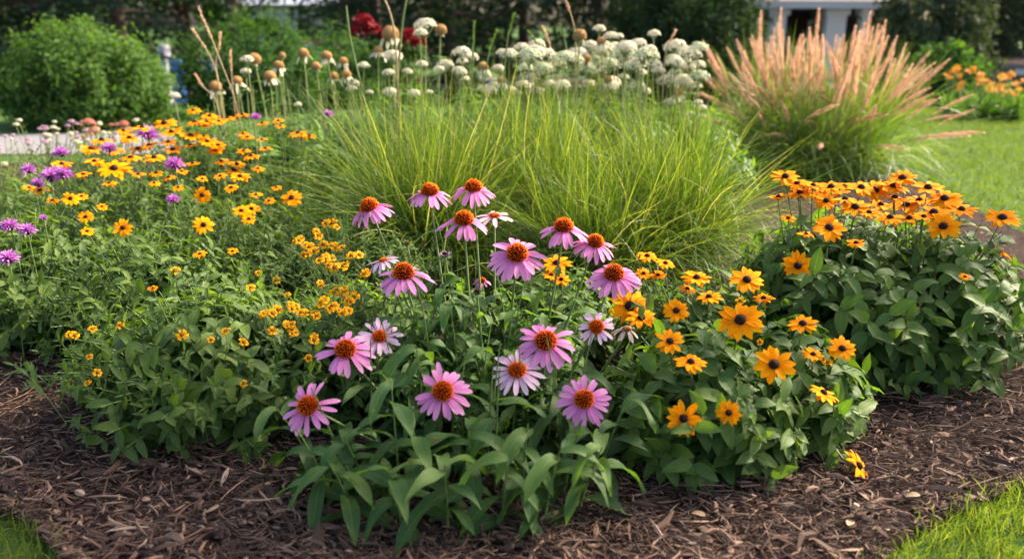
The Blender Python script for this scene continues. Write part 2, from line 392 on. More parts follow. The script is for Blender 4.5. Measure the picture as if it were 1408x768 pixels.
# ---- mulch chips
m, nt, N, Lk, out = newmat('mulch_chip')
c = ramp(nt, attr(nt), [(0, (.024, .013, .009)), (.35, (.075, .041, .028)), (.7, (.165, .096, .063)), (.88, (.30, .19, .125)), (1, (.56, .41, .29))])
nz = noise(nt, 240, 3, .6); c = mixc(nt, mth(nt, 'MULTIPLY', nz, .5), c, (.03, .018, .013))
Lk.new(princ(nt, c, .8, .25, bump(nt, nz, .6, .002)), out.inputs[0]); M['chip'] = m
def chips(n, Lm, Wm, Y0, Y1, pw, zmax, rmin=0, rmax=1, aniso=.5):
    k = int(n*3.6); u = R(0, 1, k); Y = (Y0**(1-pw)+u*(Y1**(1-pw)-Y0**(1-pw)))**(1/(1-pw))
    X = R(-.95, 1.15, k)*(Y+.35)
    ok = in_bed(X, Y); X = X[ok][:n]; Y = Y[ok][:n]; n = len(X)
    L = Lm*np.exp(rng.normal(0, .5, n)); W = Wm*np.exp(rng.normal(0, .45, n)); T = W*R(.25, .6, n)
    a = np.where(rng.random(n) < aniso, rng.normal(-.35, .55, n), R(0, np.pi, n))
    tilt = rng.normal(0, .16, n); d = np.stack([np.cos(a)*np.cos(tilt), np.sin(a)*np.cos(tilt), np.sin(tilt)], 1)
    s = nrm(np.cross(d, np.stack([rng.normal(0, .3, n), rng.normal(0, .3, n), np.ones(n)], 1))); b = np.cross(s, d)
    hump = .010*(np.sin(X*9.1+1.3)*np.cos(Y*11.7)+np.sin(X*23+Y*17)*.5)
    c0 = np.stack([X, Y, .012+hump+R(0, zmax, n)+np.abs(np.sin(tilt))*L*.4], 1)
    bend = rng.normal(0, .12, n)*L
    rings = []
    for t, w in ((-.5, .35), (-.17, 1), (.2, .9), (.5, .3)):
        p = c0+d*(L*t)[:, None]+s*(bend*(1-4*t*t))[:, None]; ww = (W*w/2)[:, None]; tt = (T*w)[:, None]
        rings.append(np.stack([p-s*ww, p+s*ww, p+b*tt+s*ww*.3], 1))
    V = np.stack(rings, 1)
    fa = []
    for q in range(3):
        for j in range(3): fa.append([q*3+j, q*3+(j+1) % 3, (q+1)*3+(j+1) % 3, (q+1)*3+j])
    F = (np.array(fa)[None]+(np.arange(n)*12)[:, None, None]).reshape(-1, 4)
    rr = rmin+(rmax-rmin)*rng.random(n)**1.25
    mbc.add(V, F, 0, None, np.repeat(rr, 12))
mbc = MB()
chips(44000, .020, .0024, 1.15, 4.6, 2.0, .016, 0, .85)
chips(22000, .034, .0042, 1.15, 5.0, 2.0, .018, .05, .9)
chips(3600, .042, .0085, 1.15, 4.5, 2.0, .018, .1, .95, .35)
chips(700, .020, .005, 1.15, 3.5, 2.0, .020, .7, .97, .3)
tag(mbc.build('mulch_chips', M['chip'], smooth=False), 'shredded dark brown bark mulch covering the flower bed', 'mulch', kind='stuff')

# ---- lawn blades
def blades(name, label, X, Y, L, W, lean=.5, seg=3, rndk=1.0):
    n = len(X); mb = MB(); a = R(0, 6.283, n); th = np.abs(rng.normal(0, lean, n))
    d = np.stack([np.cos(a)*np.sin(th), np.sin(a)*np.sin(th), np.cos(th)], 1); up = np.stack([-np.sin(a), np.cos(a), 0*a+.2], 1)
    ribbons(mb, np.stack([X, Y, terr(Y)-.005], 1), d, up, L*R(.55, 1.25, n), W, R(0, 1.6, n), P_GRASS, seg, 0, 2, rnd=R(0, rndk, n))
    tag(mb.build(name, M['lawn_blade']), label, 'grass', kind='stuff')
k = 60000; X = R(.6, 3.0, k); Y = R(.9, 2.4, k); ok = ~in_bed(X+rng.normal(0, .02, k), Y+rng.normal(0, .02, k)) & (X < 1.9); X, Y = X[ok][:12000], Y[ok][:12000]
blades('lawn_grass', 'green lawn grass at the lower right corner beside the mulch', X, Y, .058, .0030)
k = 60000; X = R(-1.9, -.2, k); Y = R(.9, 1.75, k); ok = ~in_bed(X+rng.normal(0, .03, k), Y+rng.normal(0, .02, k)); X, Y = X[ok][:9000], Y[ok][:9000]
blades('lawn_grass', 'thin green lawn grass at the lower left corner', X, Y, .055, .0028, .6)
k = 130000; Y = R(3.6, 11.5, k); X = R(1.2, 10, k); ok = ~in_bed(X, Y) & (X < Y*.85+.8); X, Y = X[ok][:60000], Y[ok][:60000]
blades('lawn_grass', 'short mown green lawn behind the flower bed at the right', X, Y, .045, .0065, .55, 2, .8)

# ---- trees, shrubs, hedge behind
def crown(mb, c, rad, n, size, ncl, spread=.22, mi=0, flat=.0, lo=-.9, ar=.5):
    c = np.array(c, float); rad = np.array(rad, float)
    v = nrm(rng.normal(0, 1, (ncl*3, 3))); v = v[v[:, 2] > lo][:ncl]; nc = len(v)
    cc = c+v*rad*R(.55, 1.02, nc)[:, None]
    # uneven outline: clumps of different size
    sz = R(.5, 1.5, nc)*spread; idx = rng.integers(0, nc, n)
    off = rng.normal(0, 1, (n, 3)); off = nrm(off)*(R(.25, 1, n)**.6)[:, None]
    Pp = cc[idx]+off*(sz[idx]*rad.mean())[:, None]*np.array([1, 1, .7])
    nor = nrm(off+v[idx]*.8+rng.normal(0, .5, (n, 3))+np.array([0, 0, .35]))
    rr = np.clip(R(0, 1, nc)[idx]*.6+R(0, .4, n), 0, 1)
    leafquads(mb, Pp, nor, size, mi, rr, ar)
    return cc
def tree(name, label, x, y, h, rad, mat, n=5000, size=.16, ncl=60, zc=None, tr=.14, cat='tree', group='trees behind the garden', trunk_h=None, spread=.25):
    z0 = float(terr(y)); t = thing(name, label, cat, (x, y, z0), group)
    rad = np.array(rad, float); zc = z0+(h-rad[2]*.95) if zc is None else z0+zc
    mb = MB(); cc = crown(mb, (x, y, zc), rad, n, size, ncl, spread); mb.build('crown', mat, t, (x, y, z0), smooth=False)
    mt = MB(); top = np.array([x+R(-.2, .2), y, zc+rad[2]*.3]); b = np.array([x, y, z0-.05])
    tubes(mt, bez(b, (b+top)/2+np.array([R(-.15, .15), 0, 0]), top, 8), np.linspace(tr, tr*.4, 8), 9)
    m_ = min(12, len(cc)); ends = cc[:m_]; st = b+(top-b)*R(.35, .95, m_)[:, None]
    tubes(mt, bez(st, (st+ends)/2+np.array([0, 0, .15]), ends, 5), np.linspace(tr*.35, tr*.08, 5), 6)
    mt.build('trunk', M['bark'], t, (x, y, z0)); return t
def X_at(px, Y, z=0): return at(px, 384, Y)[0]*1.0 if False else (px-704)/FX*(Y*cp+(CH-z)*sp)

tree('added_shade_tree', 'unseen tree added beyond the right edge, its crown shaped to shade the front left mulch', -1.45+14*math.sin(SUN_AZ), .95+14*math.cos(SUN_AZ), 14*math.tan(SUN_EL)+.4, (1.3, .8, .45), M['shrub'], 3400, .17, 80, zc=14*math.tan(SUN_EL), spread=.26, group=None)  # unseen tree added along the sun direction, flat crown sized to shade the mulch
def conifer(label, x, y, h, r, mat, n=5200):
    z0 = float(terr(y)); t = thing('conifer', label, 'tree', (x, y, z0), 'conifers behind the garden')
    mt = MB(); tubes(mt, np.linspace([x, y, z0], [x, y, z0+h], 8), np.linspace(.16, .02, 8), 8); mt.build('trunk', M['bark'], t, (x, y, z0))
    mb = MB(); nb = 70; zz = z0+.15*h*0+.25+(h-.3)*R(0, 1, nb)**1.1; a = R(0, 6.283, nb); rr = r*(1-(zz-z0)/h*.85)*R(.75, 1.1, nb)
    st = np.stack([0*a+x, 0*a+y, zz], 1); e = st+np.stack([np.cos(a)*rr, np.sin(a)*rr, -rr*.18], 1)
    Bz = bez(st, (st+e)/2+np.array([0, 0, .12]), e, 5); tubes(mb, Bz, np.linspace(.03, .006, 5), 4, 1)
    k = rng.integers(0, nb, n); tt = R(.15, 1, n); p = st[k]+(e[k]-st[k])*tt[:, None]+rng.normal(0, 1, (n, 3))*np.array([.16, .16, .07])*(1.2-tt)[:, None]
    leafquads(mb, p, nrm(rng.normal(0, .45, (n, 3))+np.array([0, 0, 1])), .15, 0, np.clip(R(0, 1, nb)[k]*.6+R(0, .4, n), 0, 1), .28)
    mb.build('branches', [mat, M['bark']], t, (x, y, z0), smooth=False)

def shrub(name, label, px, Y, R_, H_, mat, n, size, ncl=110, cat='shrub', group=None, ar=.42):
    x = X_at(px, Y, .5); z0 = float(terr(Y)); t = thing(name, label, cat, (x, Y, z0), group)
    mb = MB(); c = np.array([x, Y, z0+H_*.34])
    v = nrm(rng.normal(0, 1, (ncl*2, 3))); v = v[v[:, 2] > -.55][:ncl]; nc = len(v); rad = np.array([R_, R_*.9, H_*.66])
    tip = c+v*rad*R(.82, 1.06, nc)[:, None]; root = np.array([x, Y, z0])+v*np.array([.25, .25, 0])*R_
    ms = MB(); tubes(ms, bez(np.broadcast_to(root, tip.shape), (root+tip)/2+np.array([0, 0, .1]), tip, 5), np.linspace(.012, .003, 5), 4)
    ms.build('stems', M['bark'], t, (x, Y, z0))
    k = rng.integers(0, nc, n); s = R(0, 1, n)**.5
    p = root[k]+(tip[k]-root[k])*(.35+.65*s)[:, None]+rng.normal(0, 1, (n, 3))*.085*(R_+.2)*(1.1-.45*s)[:, None]
    leafquads(mb, p, nrm(v[k]*.6+rng.normal(0, .55, (n, 3))+np.array([0, 0, .5])), size, 0, np.clip(R(0, 1, nc)[k]*.55+R(0, .45, n), 0, 1), ar)
    mb.build('foliage', mat, t, (x, Y, z0), smooth=False); return t

shrub('round_shrub', 'large rounded bright green shrub beyond the drive at the upper left', 114, 9.2, .88, 1.12, M['shrub'], 19000, .07, 220)
shrub('round_shrub', 'dark green shrub partly hidden behind the tan seed heads', 345, 10.6, .95, 1.25, M['shrub_dark'], 9000, .08)
shrub('round_shrub', 'low dark shrub in front of the far conifers, left of the red blooms', 440, 12.5, 1.0, 1.2, M['shrub_dark'], 5500, .09)
# right: dark evergreen mass beside the house
for px, Y, r_, h_, lab, mt_ in ((945, 15, 1.15, 3.0, 'dark evergreen shrub left of the porch', 'tree_dark'), (1280, 14.6, 1.05, 2.9, 'tall grey-green shrub right of the porch', 'tree_grey'),
        (1410, 23, 2.4, 5.0, 'tall grey-green shrub behind the parked car', 'tree_grey'), (1215, 18, .8, 1.5, 'low dark green shrub in front of the porch wall', 'tree_dark'),
        (1300, 12.6, .62, 1.0, 'dark green shrub behind the orange lilies', 'shrub_dark'), (930, 16, 1.7, 3.3, 'dark evergreen shrub behind the white flowers', 'tree_dark')):
    shrub('evergreen_shrub', lab, px, Y, r_, h_, M[mt_], 9000 if r_ > 1 else 4500, .12, 120)
for px, Y, h_, r_, mt_, lab in ((60, 17, 5, 2.1, 'tree_dark', 'dark conifer behind the left end of the bright shrub'), (175, 15.5, 5.5, 2.3, 'tree_blue', 'blue-green conifer above the bright rounded shrub'),
        (520, 18, 5.5, 2.3, 'tree_blue', 'dark blue-green conifer behind the red blooms'), (620, 17, 5, 2.3, 'tree_dark', 'dark conifer behind the tallest grass blades'),
        (720, 18, 6, 2.5, 'tree_blue', 'dark blue-green conifer behind the middle of the garden'), (820, 17, 5, 2.4, 'tree_dark', 'dark conifer behind the white flower clusters'), (-40, 16, 5, 2.2, 'tree_blue', 'blue-green conifer at the left edge of the photo')):
    conifer(lab, X_at(px, Y), Y, h_, r_, M[mt_])
tree('broadleaf_tree', 'slim dark trunked tree with yellow-green leaves at the top left', X_at(330, 15), 15, 6.0, (2.2, 1.6, 1.9), M['tree_yellow'], 5000, .14, 50, zc=3.6)
tree('broadleaf_tree', 'dark trunked tree left of the yellow-green tree', X_at(255, 19), 19, 7.0, (2.6, 2, 2.6), M['tree_dark'], 6000, .17, 60, zc=3.9)
for px, Y, lab in ((0, 27, 'far dark tree beyond the left conifers'), (120, 30, 'far dark tree behind the bright shrub'), (260, 34, 'far dark tree behind the slim trunks'), (560, 28, 'far dark tree behind the red blooms'),
                   (700, 30, 'far dark tree behind the middle conifers'), (860, 28, 'far dark tree left of the house'), (955, 29, 'far dark tree at the house corner'), (1345, 24, 'far grey-green tree right of the house'), (1440, 26, 'far grey-green tree beyond the right edge'), (470, 38, 'far dark tree behind the white house')):
    tree('broadleaf_tree', lab, X_at(px, Y), Y, 9, (3.6, 2.6, 4.6), M['tree_grey' if px > 1200 else 'tree_dark'], 7000, .26, 90, zc=4.3, tr=.2, spread=.28)

# ---- the house with a porch
M['fascia'] = plain('painted_fascia', (.50, .53, .60), .6); M['porch_wall'] = plain('porch_wall', (.10, .09, .09), .8, .2, 6, (.14, .12, .12))
M['white_paint'] = plain('white_paint', (.62, .63, .66), .5); M['shingle'] = plain('shingle', (.12, .11, .11), .9, .1, 12, (.2, .18, .17), .02)
M['siding'] = plain('siding', (.24, .25, .26), .7, .2, 3, (.20, .21, .22)); M['window_glass'] = plain('window_glass', (.02, .025, .03), .08, .8)
hy = 30.0; hz = float(terr(hy)); hx0, hx1 = X_at(1000, hy), X_at(1255, hy); eave = CH+.42-hz
house = thing('porch_house', 'grey house with a covered porch and pale columns behind the fountain grass', 'house', ((hx0+hx1)/2, hy, hz)); house.rotation_euler[2] = math.radians(4)
def hbox(name, mat, x0, x1, y0, y1, z0, z1, par=house):
    mb = MB(); boxm(mb, x0, x1, y0, y1, z0, z1); return mb.build(name, mat, par, (0, 0, 0), smooth=False)
w2 = (hx1-hx0)/2
hbox('wall', M['porch_wall'], -w2, w2, 2.4, 8, 0, eave+.1); hbox('wall', M['siding'], w2-.95, w2, .4, 2.398, 0, eave-.02)
hbox('porch_floor', M['siding'], -w2, w2-.96, 0, 2.39, 0, .3)
mb = MB(); V = [(-w2-.5, -.35, eave+.24), (w2+.5, -.35, eave+.24), (w2+.5, 5, eave+2.4), (-w2-.5, 5, eave+2.4), (-w2-.5, -.35, eave+.14), (w2+.5, -.35, eave+.14), (w2+.5, 5, eave+2.3), (-w2-.5, 5, eave+2.3), (w2+.5, 9.5, eave+.2), (-w2-.5, 9.5, eave+.2)]
mb.add(V, [[0, 1, 2, 3], [4, 7, 6, 5], [0, 4, 5, 1], [1, 5, 6, 2], [0, 3, 7, 4], [3, 2, 8, 9]]); rf = mb.build('roof', M['shingle'], house, smooth=False)
gt = hbox('gutter', M['fascia'], -w2-.52, w2+.52, -.5, -.36, eave, eave+.22)
hbox('porch_ceiling', M['porch_wall'], -w2, w2, -.33, 2.39, eave-.0, eave+.08)
for cx, cw in ((X_at(1143, hy)-(hx0+hx1)/2, .36), (X_at(1184, hy)-(hx0+hx1)/2, .14), (X_at(1062, hy)-(hx0+hx1)/2, .3)):
    c_ = hbox('column', M['white_paint'], cx-cw, cx+cw, -.15, .2, .0, eave-.002); hbox('capital', M['white_paint'], cx-cw-.08, cx+cw+.08, -.23, .28, eave-.22, eave-.004, c_)
for wx in (-w2+1.2, w2-2.2):
    f_ = hbox('window', M['white_paint'], wx-.7, wx+.7, 2.3, 2.398, .8, eave-.4); hbox('pane', M['window_glass'], wx-.6, wx+.6, 2.26, 2.296, .9, eave-.5, f_)
dr_ = hbox('door', M['bark'], -.4, .5, 2.33, 2.397, .3, 2.35); hbox('handle', M['white_paint'], .36, .42, 2.25, 2.326, 1.2, 1.32, dr_)

# a small white house far off, seen between the trunks
wy = 42.; wz = float(terr(wy)); wx_ = X_at(420, wy)
wh = thing('white_house', 'small white house far off between the dark trees, top left of centre', 'house', (wx_, wy, wz))
hbox('wall', plain('white_wall', (.62, .62, .62), .7), -2.6, 2.6, 0, 5, 0, 2.9, wh)
mb = MB(); mb.add([(-2.9, -.4, 2.8), (2.9, -.4, 2.8), (2.9, 2.5, 4.6), (-2.9, 2.5, 4.6), (2.9, 5.4, 2.8), (-2.9, 5.4, 2.8)], [[0, 1, 2, 3], [3, 2, 4, 5]]); mb.add([(-2.9, -.4, 2.8), (-2.9, 5.4, 2.8), (-2.9, 2.5, 4.6), (2.9, -.4, 2.8), (2.9, 5.4, 2.8), (2.9, 2.5, 4.6)], [[0, 1, 2], [3, 5, 4]])
mb.build('roof', plain('pale_roof', (.36, .40, .48), .8), wh, smooth=False)
for q in (-1.6, 0, 1.6):
    f_ = hbox('window', M['white_paint'], q-.45, q+.45, -.05, -.002, 1.0, 2.2, wh); hbox('pane', M['window_glass'], q-.36, q+.36, -.08, -.052, 1.08, 2.12, f_)

# ---- cars
def car(label, x, y, rz, body, Ls=4.4, Hs=1.5, group=None):
    z0 = float(terr(y)); t = thing('parked_car', label, 'car', (x, y, z0), group); t.rotation_euler[2] = rz
    prof = [(-.5, .25), (-.5, .55), (-.47, .64), (-.27, .68), (-.13, .97), (.05, 1.0), (.30, .97), (.43, .70), (.5, .62), (.5, .25)]
    def ext(name, pts, w0, w1, mat, par, zb=None):
        bm = bmesh.new(); a = [bm.verts.new((px*Ls, -w0(pz), pz*Hs)) for px, pz in pts]; b = [bm.verts.new((px*Ls, w0(pz), pz*Hs)) for px, pz in pts]
        bm.faces.new(a); bm.faces.new(b[::-1]); n_ = len(pts)
        for i in range(n_): bm.faces.new((a[i], b[i], b[(i+1) % n_], a[(i+1) % n_]))
        bmesh.ops.bevel(bm, geom=bm.edges[:], offset=.035, segments=2, affect='EDGES', profile=.7)
        bmesh.ops.recalc_face_normals(bm, faces=bm.faces[:])
        me = bpy.data.meshes.new(name); bm.to_mesh(me); bm.free(); me.materials.append(mat)
        for p in me.polygons: p.use_smooth = True
        o = bpy.data.objects.new(name, me); SC.collection.objects.link(o); o.parent = par; return o
    wf = lambda pz: .88 if pz < .7 else .88-.22*(pz-.68)/.32
    b_ = ext('body', prof, wf, None, body, t)
    gl = [(-.235, .70), (-.115, .93), (.05, .955), (.285, .93), (.385, .70)]
    ext('side_windows', gl, lambda z: wf(z)+.012, None, M['window_glass'], t)
    ws = [(-.268, .70), (-.145, .955), (-.13, .93), (-.25, .69)]
    ext('windshield', ws, lambda z: wf(z)-.08, None, M['window_glass'], t)
    for sx in (-.31, .31):
        for sy in (-1, 1):
            mb = MB(); a = np.arange(20)*2*np.pi/20; r = .33
            V = []; 
            for yy_, rr in ((sy*.68, r*.96), (sy*.70, r), (sy*.88, r), (sy*.90, r*.94), (sy*.90, r*.62)):
                V += [(sx*Ls+rr*math.cos(q), yy_, r+rr*math.sin(q)) for q in a]
            F = [[k*20+j, k*20+(j+1) % 20, (k+1)*20+(j+1) % 20, (k+1)*20+j] for k in range(4) for j in range(20)]
            mb.add(V, F); w_ = mb.build('wheel', plain('tyre', (.02, .02, .02), .8), t)
            mb = MB(); V = [(sx*Ls+.2*math.cos(q), sy*.885, r+.2*math.sin(q)) for q in a]+[(sx*Ls, sy*.91, r)]
            mb.add(V, [[j, (j+1) % 20, 20] for j in range(20)]); mb.build('rim', plain('rim', (.4, .4, .42), .3, metal=.8), w_)
    for sy in (-.62, .62):
        mb = MB(); boxm(mb, -.5*Ls-.012, -.5*Ls+.05, sy-.17, sy+.17, .56*Hs-.12, .56*Hs); mb.build('headlight', plain('lamp_glass', (.6, .6, .62), .2), t, smooth=False)
    return t
car('dark brown car parked at the right edge behind the orange lilies', X_at(1374, 20)+2.2, 20, math.radians(4), plain('brown_paint', (.10, .07, .06), .25, .6), 4.4, 1.5)
car('red car parked far off between the dark trees', X_at(404, 29), 29, math.radians(8), plain('red_paint', (.35, .03, .02), .25, .6), 4.2, 1.4)
car('white car parked far off, left of the red car', X_at(370, 27), 27, math.radians(5), plain('white_car_paint', (.6, .61, .63), .25, .6), 4.2, 1.4)

# mailbox post and blue bin between the two shrubs
mx = X_at(231, 15.5); mzz = float(terr(15.5))
t = thing('mailbox', 'white mailbox on a white post between the two green shrubs', 'mailbox', (mx, 15.5, mzz)); t.scale = (.62, .62, .9)
mb = MB(); boxm(mb, -.06, .06, -.06, .06, 0, 1.0); mb.build('post', M['white_paint'], t, smooth=False)
mb = MB(); a = np.linspace(0, np.pi, 9); pr = [(-.1, 1.0), (.1, 1.0)]+[(.1*math.cos(q), 1.14+.1*math.sin(q)) for q in a]
V = [(x_, -.24, z_) for x_, z_ in pr]+[(x_, .2, z_) for x_, z_ in pr]; n_ = len(pr)
mb.add(V, [[j, (j+1) % n_, n_+(j+1) % n_, n_+j] for j in range(n_)]); mb.add(V[:n_], [list(range(n_))]); mb.build('box', plain('mailbox_paint', (.36, .36, .40), .4), t, smooth=False)
bx_ = X_at(243, 15.8); t = thing('wheeled_bin', 'blue wheeled bin beside the white mailbox post', 'bin', (bx_, 15.8, float(terr(15.8))))
mb = MB(); V = [(x_*s, y_*s, z_) for z_, s in ((.06, .8), (.8, 1)) for x_, y_ in ((-.15, -.15), (.15, -.15), (.15, .15), (-.15, .15))]
mb.add(V, [[0, 3, 2, 1], [4, 5, 6, 7], [0, 1, 5, 4], [1, 2, 6, 5], [2, 3, 7, 6], [3, 0, 4, 7]]); mb.build('body', plain('blue_plastic', (.06, .16, .42), .45), t, smooth=False)
mb = MB(); boxm(mb, -.17, .17, -.19, .17, .80, .86); mb.build('lid', plain('blue_lid', (.08, .20, .48), .4), t, smooth=False)
for s_ in (-1, 1):
    mb = MB(); a = np.arange(12)*2*np.pi/12; V = [(s_*(.13+dx), .14+.06*math.cos(q), .06+.06*math.sin(q)) for dx in (0, .04) for q in a]
    mb.add(V, [[j, (j+1) % 12, 12+(j+1) % 12, 12+j] for j in range(12)]); mb.add(V[:12], [list(range(12))]); mb.add(V[12:], [list(range(12))]); mb.build('wheel', plain('bin_wheel', (.02, .02, .02), .8), t, smooth=False)

# ============================================================ FLOWER HEADS
def head_matrix(p, px, face, roll=0., tilt=(0., 0.)):
    toc = nrm(np.array([0, 0, CH])-p); ax = nrm(np.array([0, 0, 1.])*(1-face)+toc*face+np.array([tilt[0], tilt[1], 0]))
    q = Vector(ax).to_track_quat('Z', 'Y') @ Quaternion((0, 0, 1), roll)
    return Matrix.Translation(Vector([float(v) for v in p])) @ q.to_matrix().to_4x4(), ax
def ring(mb, n, r0, L, W, elev, droop, prof, z0=0., nseg=5, fold=.18, mi=0, jit=.12, rnd=None, lj=.1, cols=3, skip=0.):
    a = np.arange(n)*2*np.pi/n+rng.normal(0, jit, n)*2*np.pi/n*1.5
    if skip: a = a[rng.random(n) > skip]
    n = len(a)
    el = elev+rng.normal(0, .10, n)
    d = np.stack([np.cos(a)*np.cos(el), np.sin(a)*np.cos(el), np.sin(el)], 1)
    b = np.stack([np.cos(a)*r0, np.sin(a)*r0, 0*a+z0+rng.normal(0, .0006, n)], 1)
    up = nrm(np.stack([rng.normal(0, .12, n), rng.normal(0, .12, n), np.ones(n)], 1))
    ribbons(mb, b, d, up, L*(1+rng.normal(0, lj, n)), W*R(.85, 1.12, n), droop+rng.normal(0, .12, n), prof, nseg, fold, cols, mi, rnd, .03)

def rud_head(size, n=12, spread=1.):
    """golden daisy: returns (petal mesh, centre mesh)"""
    mb = MB(); r = size/2
    ring(mb, n, r*.16, r*.86, r*.40, R(.02, .2), R(.25, .6), P_RUD, 0, 4, .15, 0, .14, lj=.08, skip=.04)
    ring(mb, max(4, n//3), r*.15, r*.8, r*.36, 0., .6, P_RUD, -r*.03, 4, .15)
    tubes(mb, [[0, 0, -r*.25], [0, 0, -r*.02]], [r*.06, r*.17], 8, 1)
    ring(mb, 9, r*.1, r*.3, r*.12, -.2, .5, P_LANCE, -r*.07, 2, .1, 1)
    me = mb.mesh('flower_head', [M['gold'], M['stem']])
    mc = MB(); dome(mc, r*.25, r*.26, 12, 4, 0, 0); spikes(mc, 110, r*.24, r*.25, r*.045, r*.014, 1)
    return me, mc.mesh('center_disk', [M['dark_base'], M['dark_tip']])
def small_head(size):
    mb = MB(); r = size/2
    ring(mb, 8, r*.4, r*.6, r*.62, R(0, .3), .5, P_SPOON, 0, 3, .25, 0, .2, lj=.12)
    ring(mb, 7, r*.3, r*.42, r*.4, .7, .4, P_SPOON, 0, 2, .25, 0, .3)
    mc = MB(); dome(mc, r*.36, r*.26, 8, 3); spikes(mc, 30, r*.34, r*.25, r*.12, r*.07, 1)
    return mb.mesh('flower_head', [M['yellow']]), mc.mesh('center_disk', [M['yg_tip'], M['yg_tip']])
RUD = [rud_head(.09, n) for n in (10, 11, 12, 13, 12, 14)]
SML = [small_head(.028) for _ in range(5)]
def linkobj(name, me, parent, mat=None):
    o = bpy.data.objects.new(name, me); SC.collection.objects.link(o); o.parent = parent
    if mat is not None: o.matrix_local = mat
    return o
def put_head(var, parent, origin, p, face, width, base=.09, tilt=(0, 0)):
    me, mc = var; m4, ax = head_matrix(np.array(p)-0, 0, face, R(0, 6.28), tilt)
    m4.translation = Vector([float(v) for v in (np.array(p)-origin)])
    s = width/base; o = linkobj('flower_head', me, parent, m4 @ Matrix.Scale(s, 4)); linkobj('center_disk', mc, o); return o, ax

# ============================================================ LEAFY BUSHES
def leaf_nodes(mb, Bz, L, W, t0=.2, nn=6, prof=P_OVATE, droop=(.4, 1.2), lift=.35, mi=0, opp=True, scale_tip=.55, fold=.28, nseg=5, keep=1.):
    """leaves in opposite pairs at nodes along each bezier stem"""
    N, K, _ = Bz.shape; ph0 = R(0, 3.14, N)
    for j in range(nn):
        t = t0+(1-t0)*(j+R(.1, .9, N)*.6)/nn; f = t*(K-1); i = np.clip(f.astype(int), 0, K-2); fr = (f-i)[:, None]
        idx = np.arange(N); p = Bz[idx, i]*(1-fr)+Bz[idx, i+1]*fr; T = nrm(Bz[idx, i+1]-Bz[idx, i])
        ref = np.array([.2, .1, 1.]); e1 = nrm(np.cross(T, ref+R(-.3, .3, (N, 3)))); e2 = np.cross(T, e1)
        for s in ((0, np.pi) if opp else (0,)):
            a = ph0+j*(1.57 if opp else 2.4)+s+rng.normal(0, .35, N)
            o_ = np.cos(a)[:, None]*e1+np.sin(a)[:, None]*e2
            d = nrm(o_+T*lift*R(.5, 1.6, N)[:, None]); sc = (1-(1-scale_tip)*(t-t0)/(1-t0))*R(.65, 1.2, N)
            k = rng.random(N) < keep
            up = nrm(T+np.array([0, 0, .9])+R(-.35, .35, (N, 3)))
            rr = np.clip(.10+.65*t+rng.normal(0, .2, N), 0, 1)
            ribbons(mb, p[k], d[k], up[k], (L*sc)[k], (W*sc)[k], R(*droop, N)[k], prof, nseg, fold, 3, mi, rr[k], .09)

def dome_tips(c, Rx, Ry, H, n, z0=0.12, drop=.55):
    a = R(0, 6.283, n); r = np.sqrt(R(0, 1, n)); z = H*(1-drop*r**2.4)*R(.82, 1.05, n)
    k = rng.random(n) < .42; z = np.where(k, z*R(.15, .85, n), z); r = np.where(k, np.maximum(r, R(.75, 1.0, n)), r)
    return np.stack([c[0]+np.cos(a)*r*Rx, c[1]+np.sin(a)*r*Ry, np.maximum(z, .04)], 1)

def bush(name, label, cat, cx, cy, Rx, Ry, H, n, L, W, mat, group=None, prof=P_OVATE, nn=6, stem=M['stem'], droop=(.4, 1.3), sr=.0026, fine=0):
    t = thing(name, label, cat, (cx, cy, 0), group); org = np.array([cx, cy, 0.])
    tips = dome_tips(org, Rx, Ry, H, n); b = org+(tips-org)*np.array([.28, .28, 0])+rng.normal(0, .02, (n, 3))*np.array([1, 1, 0])
    ctrl = b+(tips-b)*np.array([.35, .35, .75])[None]+np.array([0, 0, .02]); Bz = bez(b, ctrl, tips, 7)
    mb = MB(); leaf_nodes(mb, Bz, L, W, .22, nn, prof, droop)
    ms = MB(); tubes(ms, Bz, np.linspace(sr, sr*.45, 7), 5)
    if fine:      # thin pale side shoots with narrow leaves
        e = tips[rng.integers(0, n, fine)]+rng.normal(0, .05, (fine, 3))+np.array([0, 0, .05]); e[:, 2] = np.maximum(e[:, 2], .08); bb = e*np.array([.8, .8, .35])+org*np.array([.2, .2, 0])
        Bf = bez(bb, bb*.4+e*.6+np.array([0, 0, .05]), e, 7); tubes(ms, Bf, np.linspace(.0013, .0007, 7), 4); leaf_nodes(mb, Bf, L*.6, W*.35, .3, 5, P_LANCE, (.1, .9), lift=.8)
    mb.build('foliage', mat, t, org)
    ms.build('stems', stem, t, org)
    t_data = dict(t=t, c=org, Rx=Rx, Ry=Ry, H=H, mat=mat, L=L, W=W, stem=stem); return t_data
def canopy(B, X, Y):
    r = math.hypot((X-B['c'][0])/B['Rx'], (Y-B['c'][1])/B['Ry'])
    return B['H']*(1-.55*min(r, 1.2)**2.4) if r < 1.08 else -1
def hit(bushes, px, py, off=.03, y0=1.4, y1=6.5):
    for Y in np.arange(y0, y1, .02):
        p = at(px, py, Y); best = max(bushes, key=lambda B: canopy(B, p[0], p[1]))
        if canopy(best, p[0], p[1]) > 0 and p[2] <= canopy(best, p[0], p[1])+off: return p, best
    best = min(bushes, key=lambda B: abs(at(px, py, B['c'][1])[0]-B['c'][0])/B['Rx'] + abs(at(px, py, B['c'][1])[2]-B['H'])*2)
    return at(px, py, best['c'][1]), best
def stalk_leaves(mb, Bz, B, n=2, sc=.6):
    leaf_nodes(mb, Bz, B['L']*sc, B['W']*sc*.8, .35, n, P_LANCE, (.4, 1.1), scale_tip=.4)
